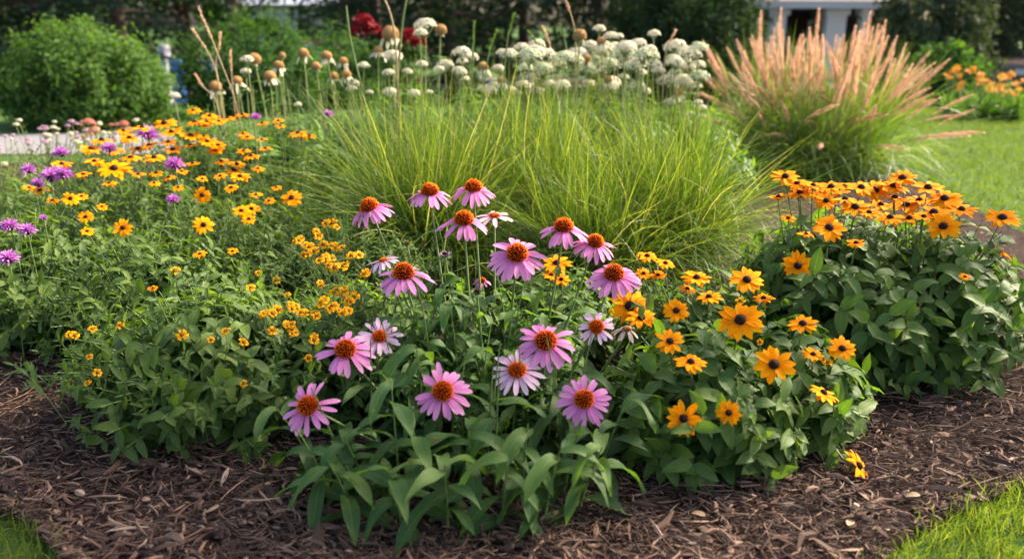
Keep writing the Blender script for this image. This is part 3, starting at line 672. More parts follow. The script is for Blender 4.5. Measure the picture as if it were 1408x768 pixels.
def flower_on(B, p, ax, name='flower_stalk', r=.0018, leaves=2, spread=.35, zroot=.1):
    c = B['c']; q = np.array([c[0]+(p[0]-c[0])*spread+R(-.03, .03), c[1]+(p[1]-c[1])*spread+R(-.03, .03), zroot])
    ctrl = np.array([q[0]*.35+p[0]*.65, q[1]*.35+p[1]*.65, q[2]+(p[2]-q[2])*.7]) - ax*.01
    e = p-ax*.004; ctrl2 = e-ax*.08*1.0; ctrl = ctrl*.55+ctrl2*.45; ctrl[2] = min(ctrl[2], max(e[2]-.03, q[2]))
    Bz = bez(q, ctrl, e, 9); mb = MB(); tubes(mb, Bz, np.linspace(r*1.25, r, 9), 6)
    if leaves: m2 = MB(); leaf_nodes(mb, Bz, B['L']*.62, B['W']*.5, .4, leaves, P_LANCE, (.4, 1.1), scale_tip=.4, mi=1, keep=.8)
    o = mb.build(name, [B['stem'], B['mat']], B['t'], c); return o

# ---- yellow daisy bushes ------------------------------------------------
G1 = 'black-eyed susan plants at the left'
def ybush(label, *a, **k): return bush('black_eyed_susan_plant', label, 'flowering plant', *a, group=G1, fine=60, **k)
Lf = M['yellow_leaf']
LEFT = [
 ybush('leafy plant with few blooms at the far left edge, low and dark beside the mulch', -1.80, 2.84, .50, .44, .43, 190, .09, .034, Lf),
 ybush('leafy plant above the bare mulch with two yellow ring blooms low on its side', -1.27, 2.68, .42, .40, .42, 170, .09, .034, Lf),
 ybush('broad dark leafed plant forming the front of the left mass, overhanging the mulch', -.90, 2.16, .42, .40, .37, 200, .095, .040, Lf),
 ybush('leafy plant of small yellow clusters just left of the coneflowers', -.50, 2.26, .30, .38, .35, 150, .080, .030, Lf),
 ybush('daisy plant at the left edge beneath the purple blooms', -2.30, 3.45, .52, .46, .50, 130, .085, .028, Lf),
 ybush('daisy plant in the middle of the left mass under open golden blooms', -1.65, 3.42, .48, .46, .50, 140, .085, .028, Lf),
 ybush('daisy plant right of the middle of the left mass with dark eyed blooms', -1.10, 3.12, .44, .44, .46, 140, .08, .026, Lf),
 ybush('fine leafed plant of tight yellow clusters against the arching grass', -.62, 2.92, .36, .44, .41, 120, .06, .016, Lf),
 ybush('daisy plant at the back of the left mass below the pale mauve blooms', -2.20, 4.15, .52, .46, .56, 110, .08, .024, Lf),
 ybush('daisy plant at the back of the left mass crowned with many golden blooms', -1.62, 4.20, .50, .46, .60, 110, .08, .024, Lf),
 ybush('daisy plant at the back of the left mass nearest the arching grass', -1.10, 3.90, .46, .46, .54, 110, .08, .022, Lf),
]
FRONT = [
 bush('black_eyed_susan_plant', 'front black-eyed susan with heart shaped lower leaves, right of the coneflowers', 'flowering plant', .50, 1.93, .29, .28, .35, 115, .12, .052, M['susan_leaf'], 'black-eyed susans right of the coneflowers', nn=5),
 bush('black_eyed_susan_plant', 'front black-eyed susan leaning right over the sunny mulch', 'flowering plant', .76, 2.05, .25, .27, .32, 90, .115, .046, M['susan_leaf'], 'black-eyed susans right of the coneflowers', nn=5),
 bush('black_eyed_susan_plant', 'black-eyed susan just behind the front one, below the arching grass', 'flowering plant', .60, 2.40, .32, .26, .36, 90, .11, .042, M['susan_leaf'], 'black-eyed susans right of the coneflowers', nn=5),
 bush('black_eyed_susan_plant', 'black-eyed susan mostly hidden behind the upper coneflowers', 'flowering plant', .16, 2.50, .24, .22, .37, 60, .09, .030, M['susan_leaf'], 'black-eyed susans right of the coneflowers', nn=5),
]
RIGHT = [
 bush('black_eyed_susan_plant', 'left half of the big right hand black-eyed susan clump', 'flowering plant', 1.09, 2.62, .34, .50, .51, 200, .12, .052, M['susan_leaf'], 'black-eyed susans at the right', nn=5),
 bush('black_eyed_susan_plant', 'right half of the big right hand black-eyed susan clump, reaching over the mulch', 'flowering plant', 1.41, 2.60, .36, .50, .50, 205, .12, .050, M['susan_leaf'], 'black-eyed susans at the right', nn=5),
]
def rud(bushes, lst, off, zmax=9, r=.0019, wmul=1.):
    for it in lst:
        px, py, w, face = it[:4]; p, B = hit(bushes, px, py, off+R(-.01, .045)); wd = max(w*zd(p)/FX, .03)*wmul
        o, ax = put_head(RUD[rng.integers(len(RUD))], B['t'], B['c'], p, face, wd, tilt=(R(-.15, .15), R(-.1, .1)) if len(it) < 5 else it[4])
        flower_on(B, p, ax, r=r)
FR = [(866,421,60,.62),(930,427,38,.6),(958,382,40,.25),(1027,385,48,.4),(1018,440,64,.5),(921,469,40,.55),(950,498,44,.25),(1064,501,58,.6),(1158,479,40,.5,(.1,0)),
 (1104,445,42,.2),(940,575,48,.95),(1002,567,36,.95),(1132,540,42,.15,(.4,0)),(890,352,30,.2),(915,362,28,.2),(975,408,34,.12),(885,376,24,.3),(1050,410,30,.2),(1118,487,30,.2),(905,378,22,.3),(945,397,26,.2),(882,437,44,.3)]
rud(FRONT, FR, .02)
rud(FRONT[3:], [(765,362,40,.25),(772,384,26,.3),(758,378,24,.2)], .05)
RT = [(1097,365,42,.85),(1140,313,46,.5),(1080,243,40,.22),(1096,252,34,.2),(1100,265,36,.3),(1070,271,28,.1),(1128,268,36,.4),(1136,276,34,.45),(1143,257,38,.2),(1151,262,36,.2),(1176,285,44,.25),(1184,258,40,.25),
 (1203,262,44,.35),(1228,257,44,.15),(1241,245,42,.18),(1230,272,34,.1),(1211,281,34,.25),(1246,282,42,.3),(1276,258,42,.25),(1299,273,44,.3),(1322,288,38,.3),(1284,292,44,.15),(1297,311,46,.5),(1224,299,38,.2),(1250,300,32,.2),
 (1108,322,26,.1),(1177,334,26,.1),(1084,300,22,.2),(1378,300,48,.3),(1162,274,36,.1),(1264,275,34,.15),(1310,282,34,.2),(1118,255,30,.15),(1327,380,16,.4),(1270,298,30,.1),(1195,292,30,.15)]
rud(RIGHT, RT, .03)
# two blooms reaching right, over the mulch
p = at(1377, 345, 2.95); o, ax = put_head(RUD[2], RIGHT[1]['t'], RIGHT[1]['c'], p, .1, .095, tilt=(.9, 0)); flower_on(RIGHT[1], p, ax)
# fallen bloom on a long lying stem at the front
B = FRONT[1]; p = at(1180, 640, 1.77); o, ax = put_head(RUD[4], B['t'], B['c'], p, .55, .085, tilt=(1.0, 0)); flower_on(B, p, ax, leaves=3, r=.0026, spread=.5)

LB = [(157,232,50,.3),(97,273,28,.5),(169,313,30,.7),(118,298,24,.6),(120,318,22,.4),(278,268,28,.8),(280,309,34,.6),(332,290,30,.35),(346,287,28,.4),(401,272,36,.5),(352,268,22,.2),(322,235,32,.15),(330,243,34,.15),(345,215,30,.12),(326,226,30,.2),
 (226,170,40,.15),(236,182,36,.15),(262,187,34,.15),(288,160,28,.15),(313,163,26,.15),(266,152,24,.2),(410,184,34,.15),(425,188,24,.2),(300,200,28,.2),(140,193,36,.15),(178,190,34,.12),(205,200,30,.15),(125,205,34,.15),(85,226,34,.1),(130,222,30,.2),(190,205,34,.2),
 (212,217,36,.15),(238,206,34,.12),(262,200,26,.15),(285,195,30,.2),(295,207,26,.2),(240,222,28,.2),(180,217,34,.1),(305,222,26,.15),(278,246,20,.2),(232,244,22,.2),(355,232,22,.2),(318,258,24,.3),(55,262,28,.2),(72,276,22,.2),(190,240,24,.2),(215,238,24,.2),
 (303,242,22,.2),(365,205,24,.2),(212,252,20,.2),(150,252,24,.2),(245,258,20,.2),(170,180,26,.15),(195,176,30,.12),(342,301,24,.5),(275,349,22,.3),(320,345,18,.3),(65,240,24,.2),(40,258,22,.2),(268,168,28,.2),(115,240,26,.2),(265,225,24,.15),(205,186,26,.2),(158,207,30,.15),(232,196,28,.15),(250,236,22,.2),(335,208,24,.2),(112,270,20,.3),(140,284,18,.3),(380,258,18,.3),(370,276,18,.4),(210,396,18,.3)]
rud(LEFT, LB, .05, r=.0015, wmul=.86)
# tight little yellow clusters
def cluster(bushes, px, py, w, k, off=.03, face=.5):
    p, B = hit(bushes, px, py, off); z = zd(p); s = 12.3*z/FX
    ctr = p; ms = MB()
    for i in range(k):
        q = p+np.array([rng.normal(0, .32), rng.normal(0, .3), rng.normal(0, .16)])*w*z/FX if k > 1 else p
        o, ax = put_head(SML[rng.integers(5)], B['t'], B['c'], q, face+R(-.2, .2), s*R(.75, 1.25), .028, (R(-.3, .3), 0))
        tubes(ms, bez(p-np.array([0, 0, .045]), (p+q)/2-np.array([0, 0, .02]), q-ax*.003, 4), .0009, 4)
    c = B['c']; q = np.array([c[0]+(p[0]-c[0])*.45, c[1]+(p[1]-c[1])*.45, .08]); e = p-np.array([0, 0, .045])
    Bz = bez(q, np.array([p[0]*.7+q[0]*.3, p[1]*.7+q[1]*.3, q[2]*.3+e[2]*.7]), e, 7); tubes(ms, Bz, .0013, 5); leaf_nodes(ms, Bz, B['L']*.6, B['W']*.45, .4, 3, P_LANCE, (.3, 1), mi=1)
    ms.build('flower_stalk', [B['stem'], B['mat']], B['t'], c)
for px, py, w, k in [(420,328,16,3),(427,338,18,4),(424,345,18,3),(455,352,22,4),(468,364,24,5),(458,340,14,2),(430,318,12,2),(450,308,16,2),(463,312,12,1),(365,433,14,3),(393,452,20,4),(384,426,14,2),(407,421,18,3),(412,430,12,2),(438,430,14,2),(450,418,18,3),(459,420,14,2),(446,412,12,1),
   (475,415,12,2),(432,467,12,2),(424,492,10,1),(335,527,10,1),(290,467,10,1),(335,470,10,1),(456,398,14,2),(470,402,20,3),(486,405,14,2),(123,490,1,1),(98,462,12,2),(134,512,10,1),(120,526,10,1),(127,452,14,1),(165,447,10,1),(440,392,16,2),(480,425,12,2),(466,430,12,2),
   (492,350,14,2),(470,340,10,1),(395,405,10,1),(380,385,10,1),(345,395,10,1),(250,460,8,1),(405,455,14,2),(376,455,12,2),(446,352,14,2),(500,376,12,2),(310,455,8,1),(240,372,8,1),(355,375,8,1)]:
    cluster(LEFT, px, py, w, k)
# small yellow-flowered sprays low among the front susans
for px, py in ((1045,470),(1138,498),(880,352),(1018,413)): cluster(FRONT, px, py, 10, 1)

# ============================================================ CONEFLOWERS
CF = [
 ('pink coneflower highest on the left of the group, drooping petals, leaning left', 508, 285, 62, 2.30, dict(face=.18, droop=.9, tilt=(-.28, 0), elev=-.25)),
 ('pink coneflower with nearly level cone, left of the topmost bloom', 591, 264, 60, 2.34, dict(face=.12, droop=.7, elev=-.2)),
 ('topmost pink coneflower with tall orange cone above a skirt of petals', 651, 259, 60, 2.36, dict(face=.15, droop=.8, elev=-.2)),
 ('broad pink coneflower with skirted petals just below the topmost bloom', 638, 303, 66, 2.26, dict(face=.2, droop=.9, elev=-.25)),
 ('small pale coneflower with thin flat petals right of the broad skirted bloom', 680, 296, 46, 2.33, dict(kind='pale', face=.14, droop=.25, hgt=.8, n=15)),
 ('pink coneflower with large orange cone, left of centre above the long arching leaf', 555, 376, 72, 2.06, dict(face=.25, droop=.7, elev=-.15)),
 ('full pink coneflower with many petals at the centre of the group', 711, 349, 74, 2.12, dict(face=.45, droop=.55, n=24)),
 ('pink coneflower with skirted petals, left of the upper right pair', 775, 313, 66, 2.18, dict(face=.18, droop=.85, elev=-.2)),
 ('pink coneflower partly behind its lower right neighbour, leaning right', 818, 334, 60, 2.17, dict(face=.2, droop=.8, tilt=(.12, 0), elev=-.1)),
 ('pink coneflower at the right of the group directly above a golden daisy', 844, 377, 70, 2.05, dict(face=.35, droop=.65)),
 ('pink coneflower with wide dark red cone overlapped by a pale flat bloom', 475, 481, 72, 1.86, dict(face=.4, droop=.6)),
 ('pale young coneflower with flat narrow petals and small orange disc, at left', 522, 462, 56, 1.95, dict(kind='pale', face=.5, droop=.1, hgt=.9, elev=.02, n=20)),
 ('low pink coneflower facing the viewer, above hanging leaves at the front centre', 609, 538, 72, 1.72, dict(face=.62, droop=.4)),
 ('pale pink coneflower tucked under the left edge of a fuller bloom', 711, 508, 66, 1.84, dict(kind='pale', face=.55, droop=.35, hgt=.95, n=18)),
 ('full pink coneflower with big round dark red cone, right of centre', 750, 469, 76, 1.90, dict(face=.48, droop=.55, n=22)),
 ('pink coneflower facing the viewer, lowest on the right of the group', 803, 549, 68, 1.76, dict(face=.62, droop=.4)),
 ('small pale coneflower with sparse petals below the golden daisy', 820, 449, 48, 1.97, dict(kind='pale', face=.6, droop=.3, hgt=1.1, n=15)),
 ('lowest left pink coneflower on a slanting stem, reaching over the mulch', 424, 558, 72, 1.70, dict(face=.6, droop=.35, tilt=(-.3, 0), base=(-.22, 1.84))),
 ('flattened pale pink coneflower seen edge-on at the upper left', 527, 357, 44, 2.20, dict(kind='pale', face=.1, droop=.5, hgt=.7, n=14, tilt=(-.2, 0))),
 ('withered coneflower with thin upright dry petals above the long leaves', 612, 352, 16, 2.10, dict(kind='spent', conec='pale_pink', face=.1)),
 ('dark spent coneflower bud on a straight stem near the centre', 656, 403, 17, 1.98, dict(kind='spent', conec='stem', face=.1)),
 ('small round green coneflower bud between the upper left blooms', 560, 336, 13, 2.24, dict(kind='bud', conec='stem', face=.1)),
 ('faded cream coneflower half hidden behind the golden daisy at the right', 862, 452, 40, 2.04, dict(kind='faded', face=.2, droop=1.2, hgt=.8, n=13)),
 ('small pink bloom half hidden between the stems below the central bloom', 663, 386, 24, 2.32, dict(kind='pink', face=.2, droop=.9, n=12)),
]
HEADS = np.array([(px, py, w*.55, Y) for _, px, py, w, Y, _ in CF if w > 20]+[(f[0], f[1], f[2]*.5, 1.9) for f in FR if f[2] > 30])
def openleaf(mb, q, d, up, L, W, dr, rr):
    # leaves that would grow straight over a bloom are left off, as the blooms have pushed them aside
    tmp = MB(); Pm = ribbons(tmp, q, d, up, L, W, dr, P_LANCE, 9, .35); dp = Pm[..., 1]*cp+(CH-Pm[..., 2])*sp
    X = Pm[..., 0]/dp*FX+704; Y = 384-(Pm[..., 2]*cp-CH*cp+Pm[..., 1]*sp)/dp*FX
    bad = np.zeros(len(q), bool)
    for hx, hy_, hr, hY in HEADS: bad |= ((np.hypot(X-hx, Y-hy_) < hr+6) & (Pm[..., 1] < hY+.03)).any(1)
    k = ~bad
    if not k.any(): k[0] = True
    ribbons(mb, q[k], d[k], up[k], L[k], W[k], dr[k], P_LANCE, 10, .30, 3, 0, rr[k], .13)
def coneflower(label, px, py, w, Yd, kind='pink', face=.4, droop=.5, tilt=(0, 0), base=None, hgt=1.0, n=None, nl=7, Lmax=.165, elev=-.12, conec=None):
    p = at(px, py, Yd); rt = w/2*zd(p)/FX*1.08; rc = rt*.37*hgt
    bx = (p[0]*.45-.02+R(-.03, .03)) if base is None else base[0]; by = (2.0+(Yd-2.0)*.55+R(-.02, .04)) if base is None else base[1]
    t = thing('coneflower', label, 'flower', (bx, by, 0), 'purple coneflowers in the centre'); org = np.array([bx, by, 0.])
    m4, ax = head_matrix(p, px, face, R(0, 6.28), tilt)
    b = np.array([bx, by, -.01]); e = p-ax*.006
    ctrl = np.array([b[0]*.45+e[0]*.55, b[1]*.45+e[1]*.55, e[2]*.62])*.6+(e-ax*.14)*.4
    Bz = bez(b, ctrl, e, 10); ms = MB(); tubes(ms, Bz, np.linspace(.0042, .0030, 10), 7); ms.build('stem', M['stem'], t, org)
    # foliage along the stem: large lance leaves low down, smaller above
    ml = MB(); tt = np.concatenate([np.sort(R(.03, .62, nl)), [.74]]); f = tt*9; i = f.astype(int); fr = (f-i)[:, None]
    q = Bz[0, i]*(1-fr)+Bz[0, i+1]*fr; k = len(tt); a = R(0, 6.28)+np.arange(k)*2.3+rng.normal(0, .4, k)
    hh = np.clip(1-tt*.9, .25, 1); L = Lmax*hh*R(.8, 1.15, k)
    el = R(.15, .75, k); d = np.stack([np.cos(a)*np.cos(el), np.sin(a)*np.cos(el), np.sin(el)], 1)
    up = nrm(np.array([0, 0, 1.])+rng.normal(0, .22, (k, 3)))
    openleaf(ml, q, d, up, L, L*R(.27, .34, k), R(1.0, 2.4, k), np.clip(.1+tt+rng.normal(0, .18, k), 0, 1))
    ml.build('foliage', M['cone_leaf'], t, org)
    m4.translation = Vector([float(v) for v in (p-org)])
    mp = MB()
    if kind in ('pink', 'pale', 'faded'):
        n = n or int(rng.integers(19, 24))
        ring(mp, n, rc*.72, rt-rc*.62, rt*.205, elev, droop, P_PETAL, -rc*.1, 6, .22, 0, .16, lj=.09, skip=.03 if R(0, 1) < .6 else .14)
        tubes(mp, [[0, 0, -rc*.5], [0, 0, -rc*.1]], [rc*.2, rc*.66], 10, 1); ring(mp, 12, rc*.4, rc*.5, rc*.16, -.3, .8, P_LANCE, -rc*.22, 3, .1, 1)
        hd = mp.build('flower_head', [M[{'pink': 'pink', 'pale': 'pale_pink', 'faded': 'faded'}[kind]], M['stem']]); hd.parent = t; hd.matrix_local = m4
        mc = MB(); hh_ = rc*(1.08 if kind == 'pink' else .45)*hgt; z0 = -rc*.08
        dome(mc, rc*.93, hh_*.93, 16, 6, 0, z0); V0 = mc.n
        spikes(mc, 190, rc*.92, hh_*.92, rc*.26, rc*.060, 1, .0, .5); mc.V[-1][:, 2] += z0
        c_ = mc.build('seed_cone', [M['cone_base'], M['orange_tip'] if kind != 'faded' else M['tan_tip']]); c_.parent = hd
    else:   # bud or spent head
        r = rt; ring(mp, 16, r*.3, r*1.0, r*.20, .9, -.5 if kind == 'bud' else .7, P_LANCE, 0, 4, .2, 0); ring(mp, 14, r*.4, r*.8, r*.22, .1, .6, P_LANCE, -r*.05, 3, .2, 1)
        tubes(mp, [[0, 0, -r*.4], [0, 0, 0], [0, 0, r*.3]], [r*.15, r*.5, r*.3], 10, 1)
        hd = mp.build('flower_head', [M[conec or 'faded'], M['stem']]); hd.parent = t; hd.matrix_local = m4
        mc = MB(); dome(mc, r*.45, r*.6, 12, 5, 0, r*.05); spikes(mc, 110, r*.45, r*.62, r*.22, r*.05, 1); c_ = mc.build('seed_cone', [M['dark_base'], M['yg_tip'] if kind == 'bud' else M['dark_tip']]); c_.parent = hd
    return t
for lab, px, py, w, Yd, kw in CF: coneflower(lab, px, py, w, Yd, **kw)
# leafy shoots of the coneflowers that carry no bloom
def shoot(label, bx, by, h, k=7, Lm=.17, lean=(0, 0)):
    t = thing('coneflower_shoot', label, 'plant', (bx, by, 0), 'leafy coneflower shoots without blooms'); org = np.array([bx, by, 0.])
    e = np.array([bx+lean[0], by+lean[1], h]); Bz = bez(np.array([bx, by, -.01]), (org+e)/2+np.array([0, 0, h*.12]), e, 8)
    ms = MB(); tubes(ms, Bz, np.linspace(.0036, .0015, 8), 6); ms.build('stem', M['stem'], t, org)
    ml = MB(); tt = np.linspace(.12, .99, k)+0*R(0, 1); f = tt*6.99; i = f.astype(int); fr = (f-i)[:, None]; q = Bz[0, i]*(1-fr)+Bz[0, i+1]*fr
    a = R(0, 6.28)+np.arange(k)*2.4+rng.normal(0, .3, k); el = R(.05, .75, k)
    d = np.stack([np.cos(a)*np.cos(el), np.sin(a)*np.cos(el), np.sin(el)], 1); L = Lm*R(.75, 1.1, k)*(1-.25*tt)
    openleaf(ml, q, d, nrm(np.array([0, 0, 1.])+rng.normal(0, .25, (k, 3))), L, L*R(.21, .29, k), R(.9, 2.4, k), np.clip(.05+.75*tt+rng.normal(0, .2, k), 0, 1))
    ml.build('foliage', M['cone_leaf'], t, org)
for i in range(84):
    a = R(0, 6.28); r = math.sqrt(R(0, 1)); x = -.11+.31*r*math.cos(a); y = 1.98+.28*r*math.sin(a)
    shoot('leafy green coneflower shoot without a bloom, in the central clump', x, y+.06, (R(.18, .34)*(1-.3*r) if i < 34 else R(.33, .50)*(1-.25*r)), 9 if i > 33 else 8, R(.13, .18), (R(-.06, .06), R(-.08, .03)))
for px, Y, h, lx in ((450, 1.86, .13, -.10), (520, 1.74, .12, -.06), (590, 1.72, .15, -.02), (650, 1.74, .14, 0), (715, 1.72, .16, .02), (770, 1.76, .15, .05), (815, 1.84, .16, .08), (490, 1.80, .20, -.08), (555, 1.78, .22, 0), (680, 1.80, .24, .02), (500, 1.66, .10, -.05), (560, 1.63, .11, -.02), (620, 1.62, .12, 0), (690, 1.63, .13, .02), (745, 1.66, .13, .04), (470, 1.74, .14, -.08), (790, 1.70, .12, .06)):
    shoot('low coneflower shoot with large leaves hanging to the mulch, front edge of the clump', X_at(px, Y), Y-.07, h*1.2+.06, 9, .185, (lx*.8, -.05))

# ============================================================ GRASSES
def tussock(label, cx, cy, H, n, spread, mat, W=.0034, group=None, name='arching_grass', amax=1.15, rb=.16):
    t = thing(name, label, 'ornamental grass', (cx, cy, 0), group); org = np.array([cx, cy, 0.]); mb = MB()
    a = R(0, 6.283, n); th = np.abs(rng.normal(0, .50, n)).clip(0, amax)*spread+.03; rr = rb*np.sqrt(R(0, 1, n))
    b = org+np.stack([np.cos(a)*rr, np.sin(a)*rr, 0*a], 1); a2 = a+rng.normal(0, .8, n)
    d = np.stack([np.cos(a2)*np.sin(th), np.sin(a2)*np.sin(th), np.cos(th)], 1); up = np.stack([-np.sin(a2), np.cos(a2), 0*a], 1)
    up = nrm(np.cross(np.cross(d, np.array([0, 0, 1.])+1e-3), d)+rng.normal(0, .5, (n, 3)))
    L = H*R(.6, 1.28, n)*(1+.12*th); dr = R(.3, 2.6, n)*(.45+th*1.6)
    ribbons(mb, b, d, up, L, W*R(.6, 1.25, n), dr, P_GRASS, 9, 0, 2, lat=.42, rnd=np.clip(rng.beta(2, 2.4, n)+np.where(rng.random(n) < .05, .5, 0), 0, 1))
    mb.build('blades', mat, t, org); return t, org
GS = 'arching yellow-green grasses in the middle'
tussock('left tussock of arching yellow-green grass behind the tallest coneflowers', -.38, 3.50, .78, 4200, 1.05, M['sedge'], .0042, group=GS)
tussock('right tussock of arching yellow-green grass beside the fountain grass', .68, 3.52, .74, 4200, 1.05, M['sedge'], .0042, group=GS)
tussock('rear middle tussock of arching yellow-green grass between two others', .14, 3.85, .80, 3800, 1.0, M['sedge'], .0042, group=GS)
tussock('darker front tussock of arching grass just above the golden daisies', .34, 3.25, .62, 2600, 1.15, M['sedge'], .0042, group=GS)

# fountain grass with plumes
fx, fy = X_at(1122, 6.3, .5), 6.3
ft, forg = tussock('large fountain grass with peach coloured plumes on the right', fx, fy, .88, 3600, 1.25, M['fgrass'], .0065, name='fountain_grass', rb=.48)
def plume_mesh(bend, hgt):
    mb = MB(); K = 12; s = np.linspace(0, 1, K); Pt = np.stack([bend*s**2.2, 0*s, hgt*s-bend*.25*s**3], 1)
    tubes(mb, Pt, np.linspace(.003, .0015, K), 4, 0)
    n = 420; tt = R(.66, 1, n); f = tt*(K-1)*.9999; i = f.astype(int); fr = (f-i)[:, None]; q = Pt[i]*(1-fr)+Pt[np.minimum(i+1, K-1)]*fr; T = nrm(Pt[np.minimum(i+1, K-1)]-Pt[i])
    v = nrm(rng.normal(0, 1, (n, 3))); d = nrm(v*.42+T); u = (tt-.66)/.34
    ribbons(mb, q, d, v, .046*(np.sin(np.pi*np.clip(u, .12, .92))**.6)*R(.7, 1.35, n), .0032, .5, P_GRASS, 2, 0, 2, 1)
    return mb.mesh('plume', [M['dry_stem'], M['plume']])
PL = [plume_mesh(b, h) for b, h in ((.04, 1.0), (.10, .98), (.18, .97), (.26, .93), (.36, .88), (.02, 1.04))]
for i in range(100):
    a = R(0, 6.283); th = min(abs(rng.normal(0, .40)), 1.0); k = min(int(th*5.2+R(0, 1.2)), 4) if th > .1 else 5
    o = linkobj('plume', PL[k], ft); r = .5*math.sqrt(R(0, 1))
    o.location = (r*math.cos(a), r*math.sin(a), 0); o.rotation_euler = (0, th*.85, a+rng.normal(0, .2)); s_ = R(.86, 1.16)*(1.0-.06*th); o.scale = (s_, s_, s_)

# the rest of the plumes, beyond the hundred that show largest, as one part
mb = MB()
for i in range(150):
    me = PL[rng.integers(5)]; V = np.zeros(len(me.vertices)*3, np.float32); me.vertices.foreach_get('co', V); V = V.reshape(-1, 3).astype(float)
    q4 = np.zeros(len(me.loops), np.int32); me.loops.foreach_get('vertex_index', q4); mi_ = np.zeros(len(me.polygons), np.int32); me.polygons.foreach_get('material_index', mi_)
    a = R(0, 6.283); th = min(abs(rng.normal(0, .36)), .8); M4 = np.array(Matrix.Rotation(a, 3, 'Z') @ Matrix.Rotation(th*.85, 3, 'Y')); s_ = R(.68, 1.08)
    V = V@M4.T*s_+forg+np.array([R(-.48, .48), R(-.4, .4), 0]); mb.add(V, q4.reshape(-1, 4)[mi_ == 1], 0, None, R(0, 1)); mb.add(V, q4.reshape(-1, 4)[mi_ == 0], 1, None, .5)
tag(mb.build('plumes', [M['plume'], M['dry_stem']], ft, forg), kind='stuff')
t_, o_ = tussock('loose clump of pale thin stems behind the back daisies, left of the arching grass', -1.15, 4.45, .62, 420, 1.3, M['balm_leaf'], .006, name='grass_clump', rb=.4)
t_, o_ = tussock('loose clump of pale upright stems under the tan seed heads', -1.0, 5.0, .80, 260, .7, M['balm_leaf'], .008, name='grass_clump', rb=.5)

# ============================================================ PURPLE BALM, SEED HEADS, WHITE FLOWERS, STALKS
def stemmed(name, label, cat, p, group, face=.1, lean=.5, r=.0022, leafmat_=None, nl=3, stem='stem', L=.07, W=.018, tilt=(0, 0), bz=0.):
    bx = p[0]+R(-.08, .08)*lean; by = p[1]+R(-.05, .1)*lean; z0 = 0.
    t = thing(name, label, cat, (bx, by, z0), group); org = np.array([bx, by, z0]); m4, ax = head_matrix(p, 0, face, R(0, 6.28), tilt)
    e = p-ax*.004; Bz = bez(np.array([bx, by, -.01]), (e-ax*.15)*.6+np.array([bx, by, e[2]*.5])*.4, e, 8)
    ms = MB(); tubes(ms, Bz, np.linspace(r*1.2, r, 8), 5); ms.build('stem', M[stem], t, org)
    if nl: ml = MB(); leaf_nodes(ml, Bz, L, W, .25, nl, P_LANCE, (.3, 1.2), scale_tip=.6); ml.build('foliage', leafmat_ or M['balm_leaf'], t, org)
    m4.translation = Vector([float(v) for v in (p-org)]); return t, m4
def balm_mesh(mat='purple', n=70):
    mb = MB(); k = np.arange(n)+.5; z = 1-1.15*k/n; ph = k*2.39996; rr = np.sqrt(np.clip(1-z*z, 0, 1)); d = np.stack([rr*np.cos(ph), rr*np.sin(ph), z+.15], 1)
    ribbons(mb, nrm(d)*.3, d+rng.normal(0, .12, (n, 3)), rng.normal(0, 1, (n, 3)), R(.5, .8, n), .15, .5, P_PETAL, 4, .3, 3)
    mc = MB(); dome(mc, .34, .34, 10, 6, 0, 0, True); return mb.mesh('flower_head', [M[mat]]), mc.mesh('center_disk', [M['dark_base']])
BALM = [balm_mesh(), balm_mesh()]
ALLB = LEFT
for lab, px, py, w in (('cluster bloom of bright purple bee balm, tallest of the pair at the left', 70, 244, 34), ('bright purple bee balm bloom touching the right side of its twin at the left', 87, 241, 28), ('purple bee balm bloom low behind the pair, partly hidden', 52, 254, 22),
    ('upright purple bee balm standing alone above the golden daisies', 240, 228, 30), ('purple bee balm at the back just under the dark shrub', 203, 187, 34), ('small purple bee balm blurred among the back daisies', 150, 206, 24), ('dull purple bee balm left of the golden bloom', 84, 212, 24), ('small dull purple bee balm above the pair at the left', 40, 235, 22),
    ('purple bee balm at the left edge, upper one', 14, 312, 28), ('pale purple bee balm right of the upper left edge bloom', 38, 318, 26), ('purple bee balm at the left edge, lowest one', 12, 357, 32), ('pale lilac bee balm in the middle of the daisies', 238, 276, 22), ('tiny faded balm at the left among green leaves', 60, 300, 12), ('small dark mauve balm among the grass stalks', 452, 158, 16), ('small mauve balm left of the golden pair in the grass stalks', 352, 162, 16)):
    p, B = hit(ALLB, px, py, .09); t, m4 = stemmed('bee_balm', lab, 'flower', p, 'purple bee balm blooms at the left', .12, tilt=(R(-.2, .2), 0))
    o = linkobj('flower_head', BALM[rng.integers(2)][0], t, m4 @ Matrix.Scale(w*zd(p)/FX/2.0, 4)); linkobj('center_disk', BALM[0][1], o)
def seed_meshes(kind):
    mb = MB(); 
    if kind != 'bare': ring(mb, int(rng.integers(7, 12)), .45, R(.9, 1.2), .34, R(-.7, -.3), 1.6, P_PETAL, -.1, 4, .2, 0, .5, lj=.3)
    ring(mb, 12, .3, .55, .22, -.6, .9, P_LANCE, -.3, 3, .2, 1)
    me = mb.mesh('flower_head', [M['white'], M['pale_stem']])
    mc = MB(); dome(mc, .62, .62, 14, 7, 0, .0, True); spikes(mc, 220, .6, .6, .22, .05, 1, -.5); return me, mc.mesh('seed_cone', [M['tan_tip'], M['tan_tip']])
SEED = [seed_meshes('skirt'), seed_meshes('skirt'), seed_meshes('bare'), seed_meshes('skirt'), seed_meshes('skirt')]
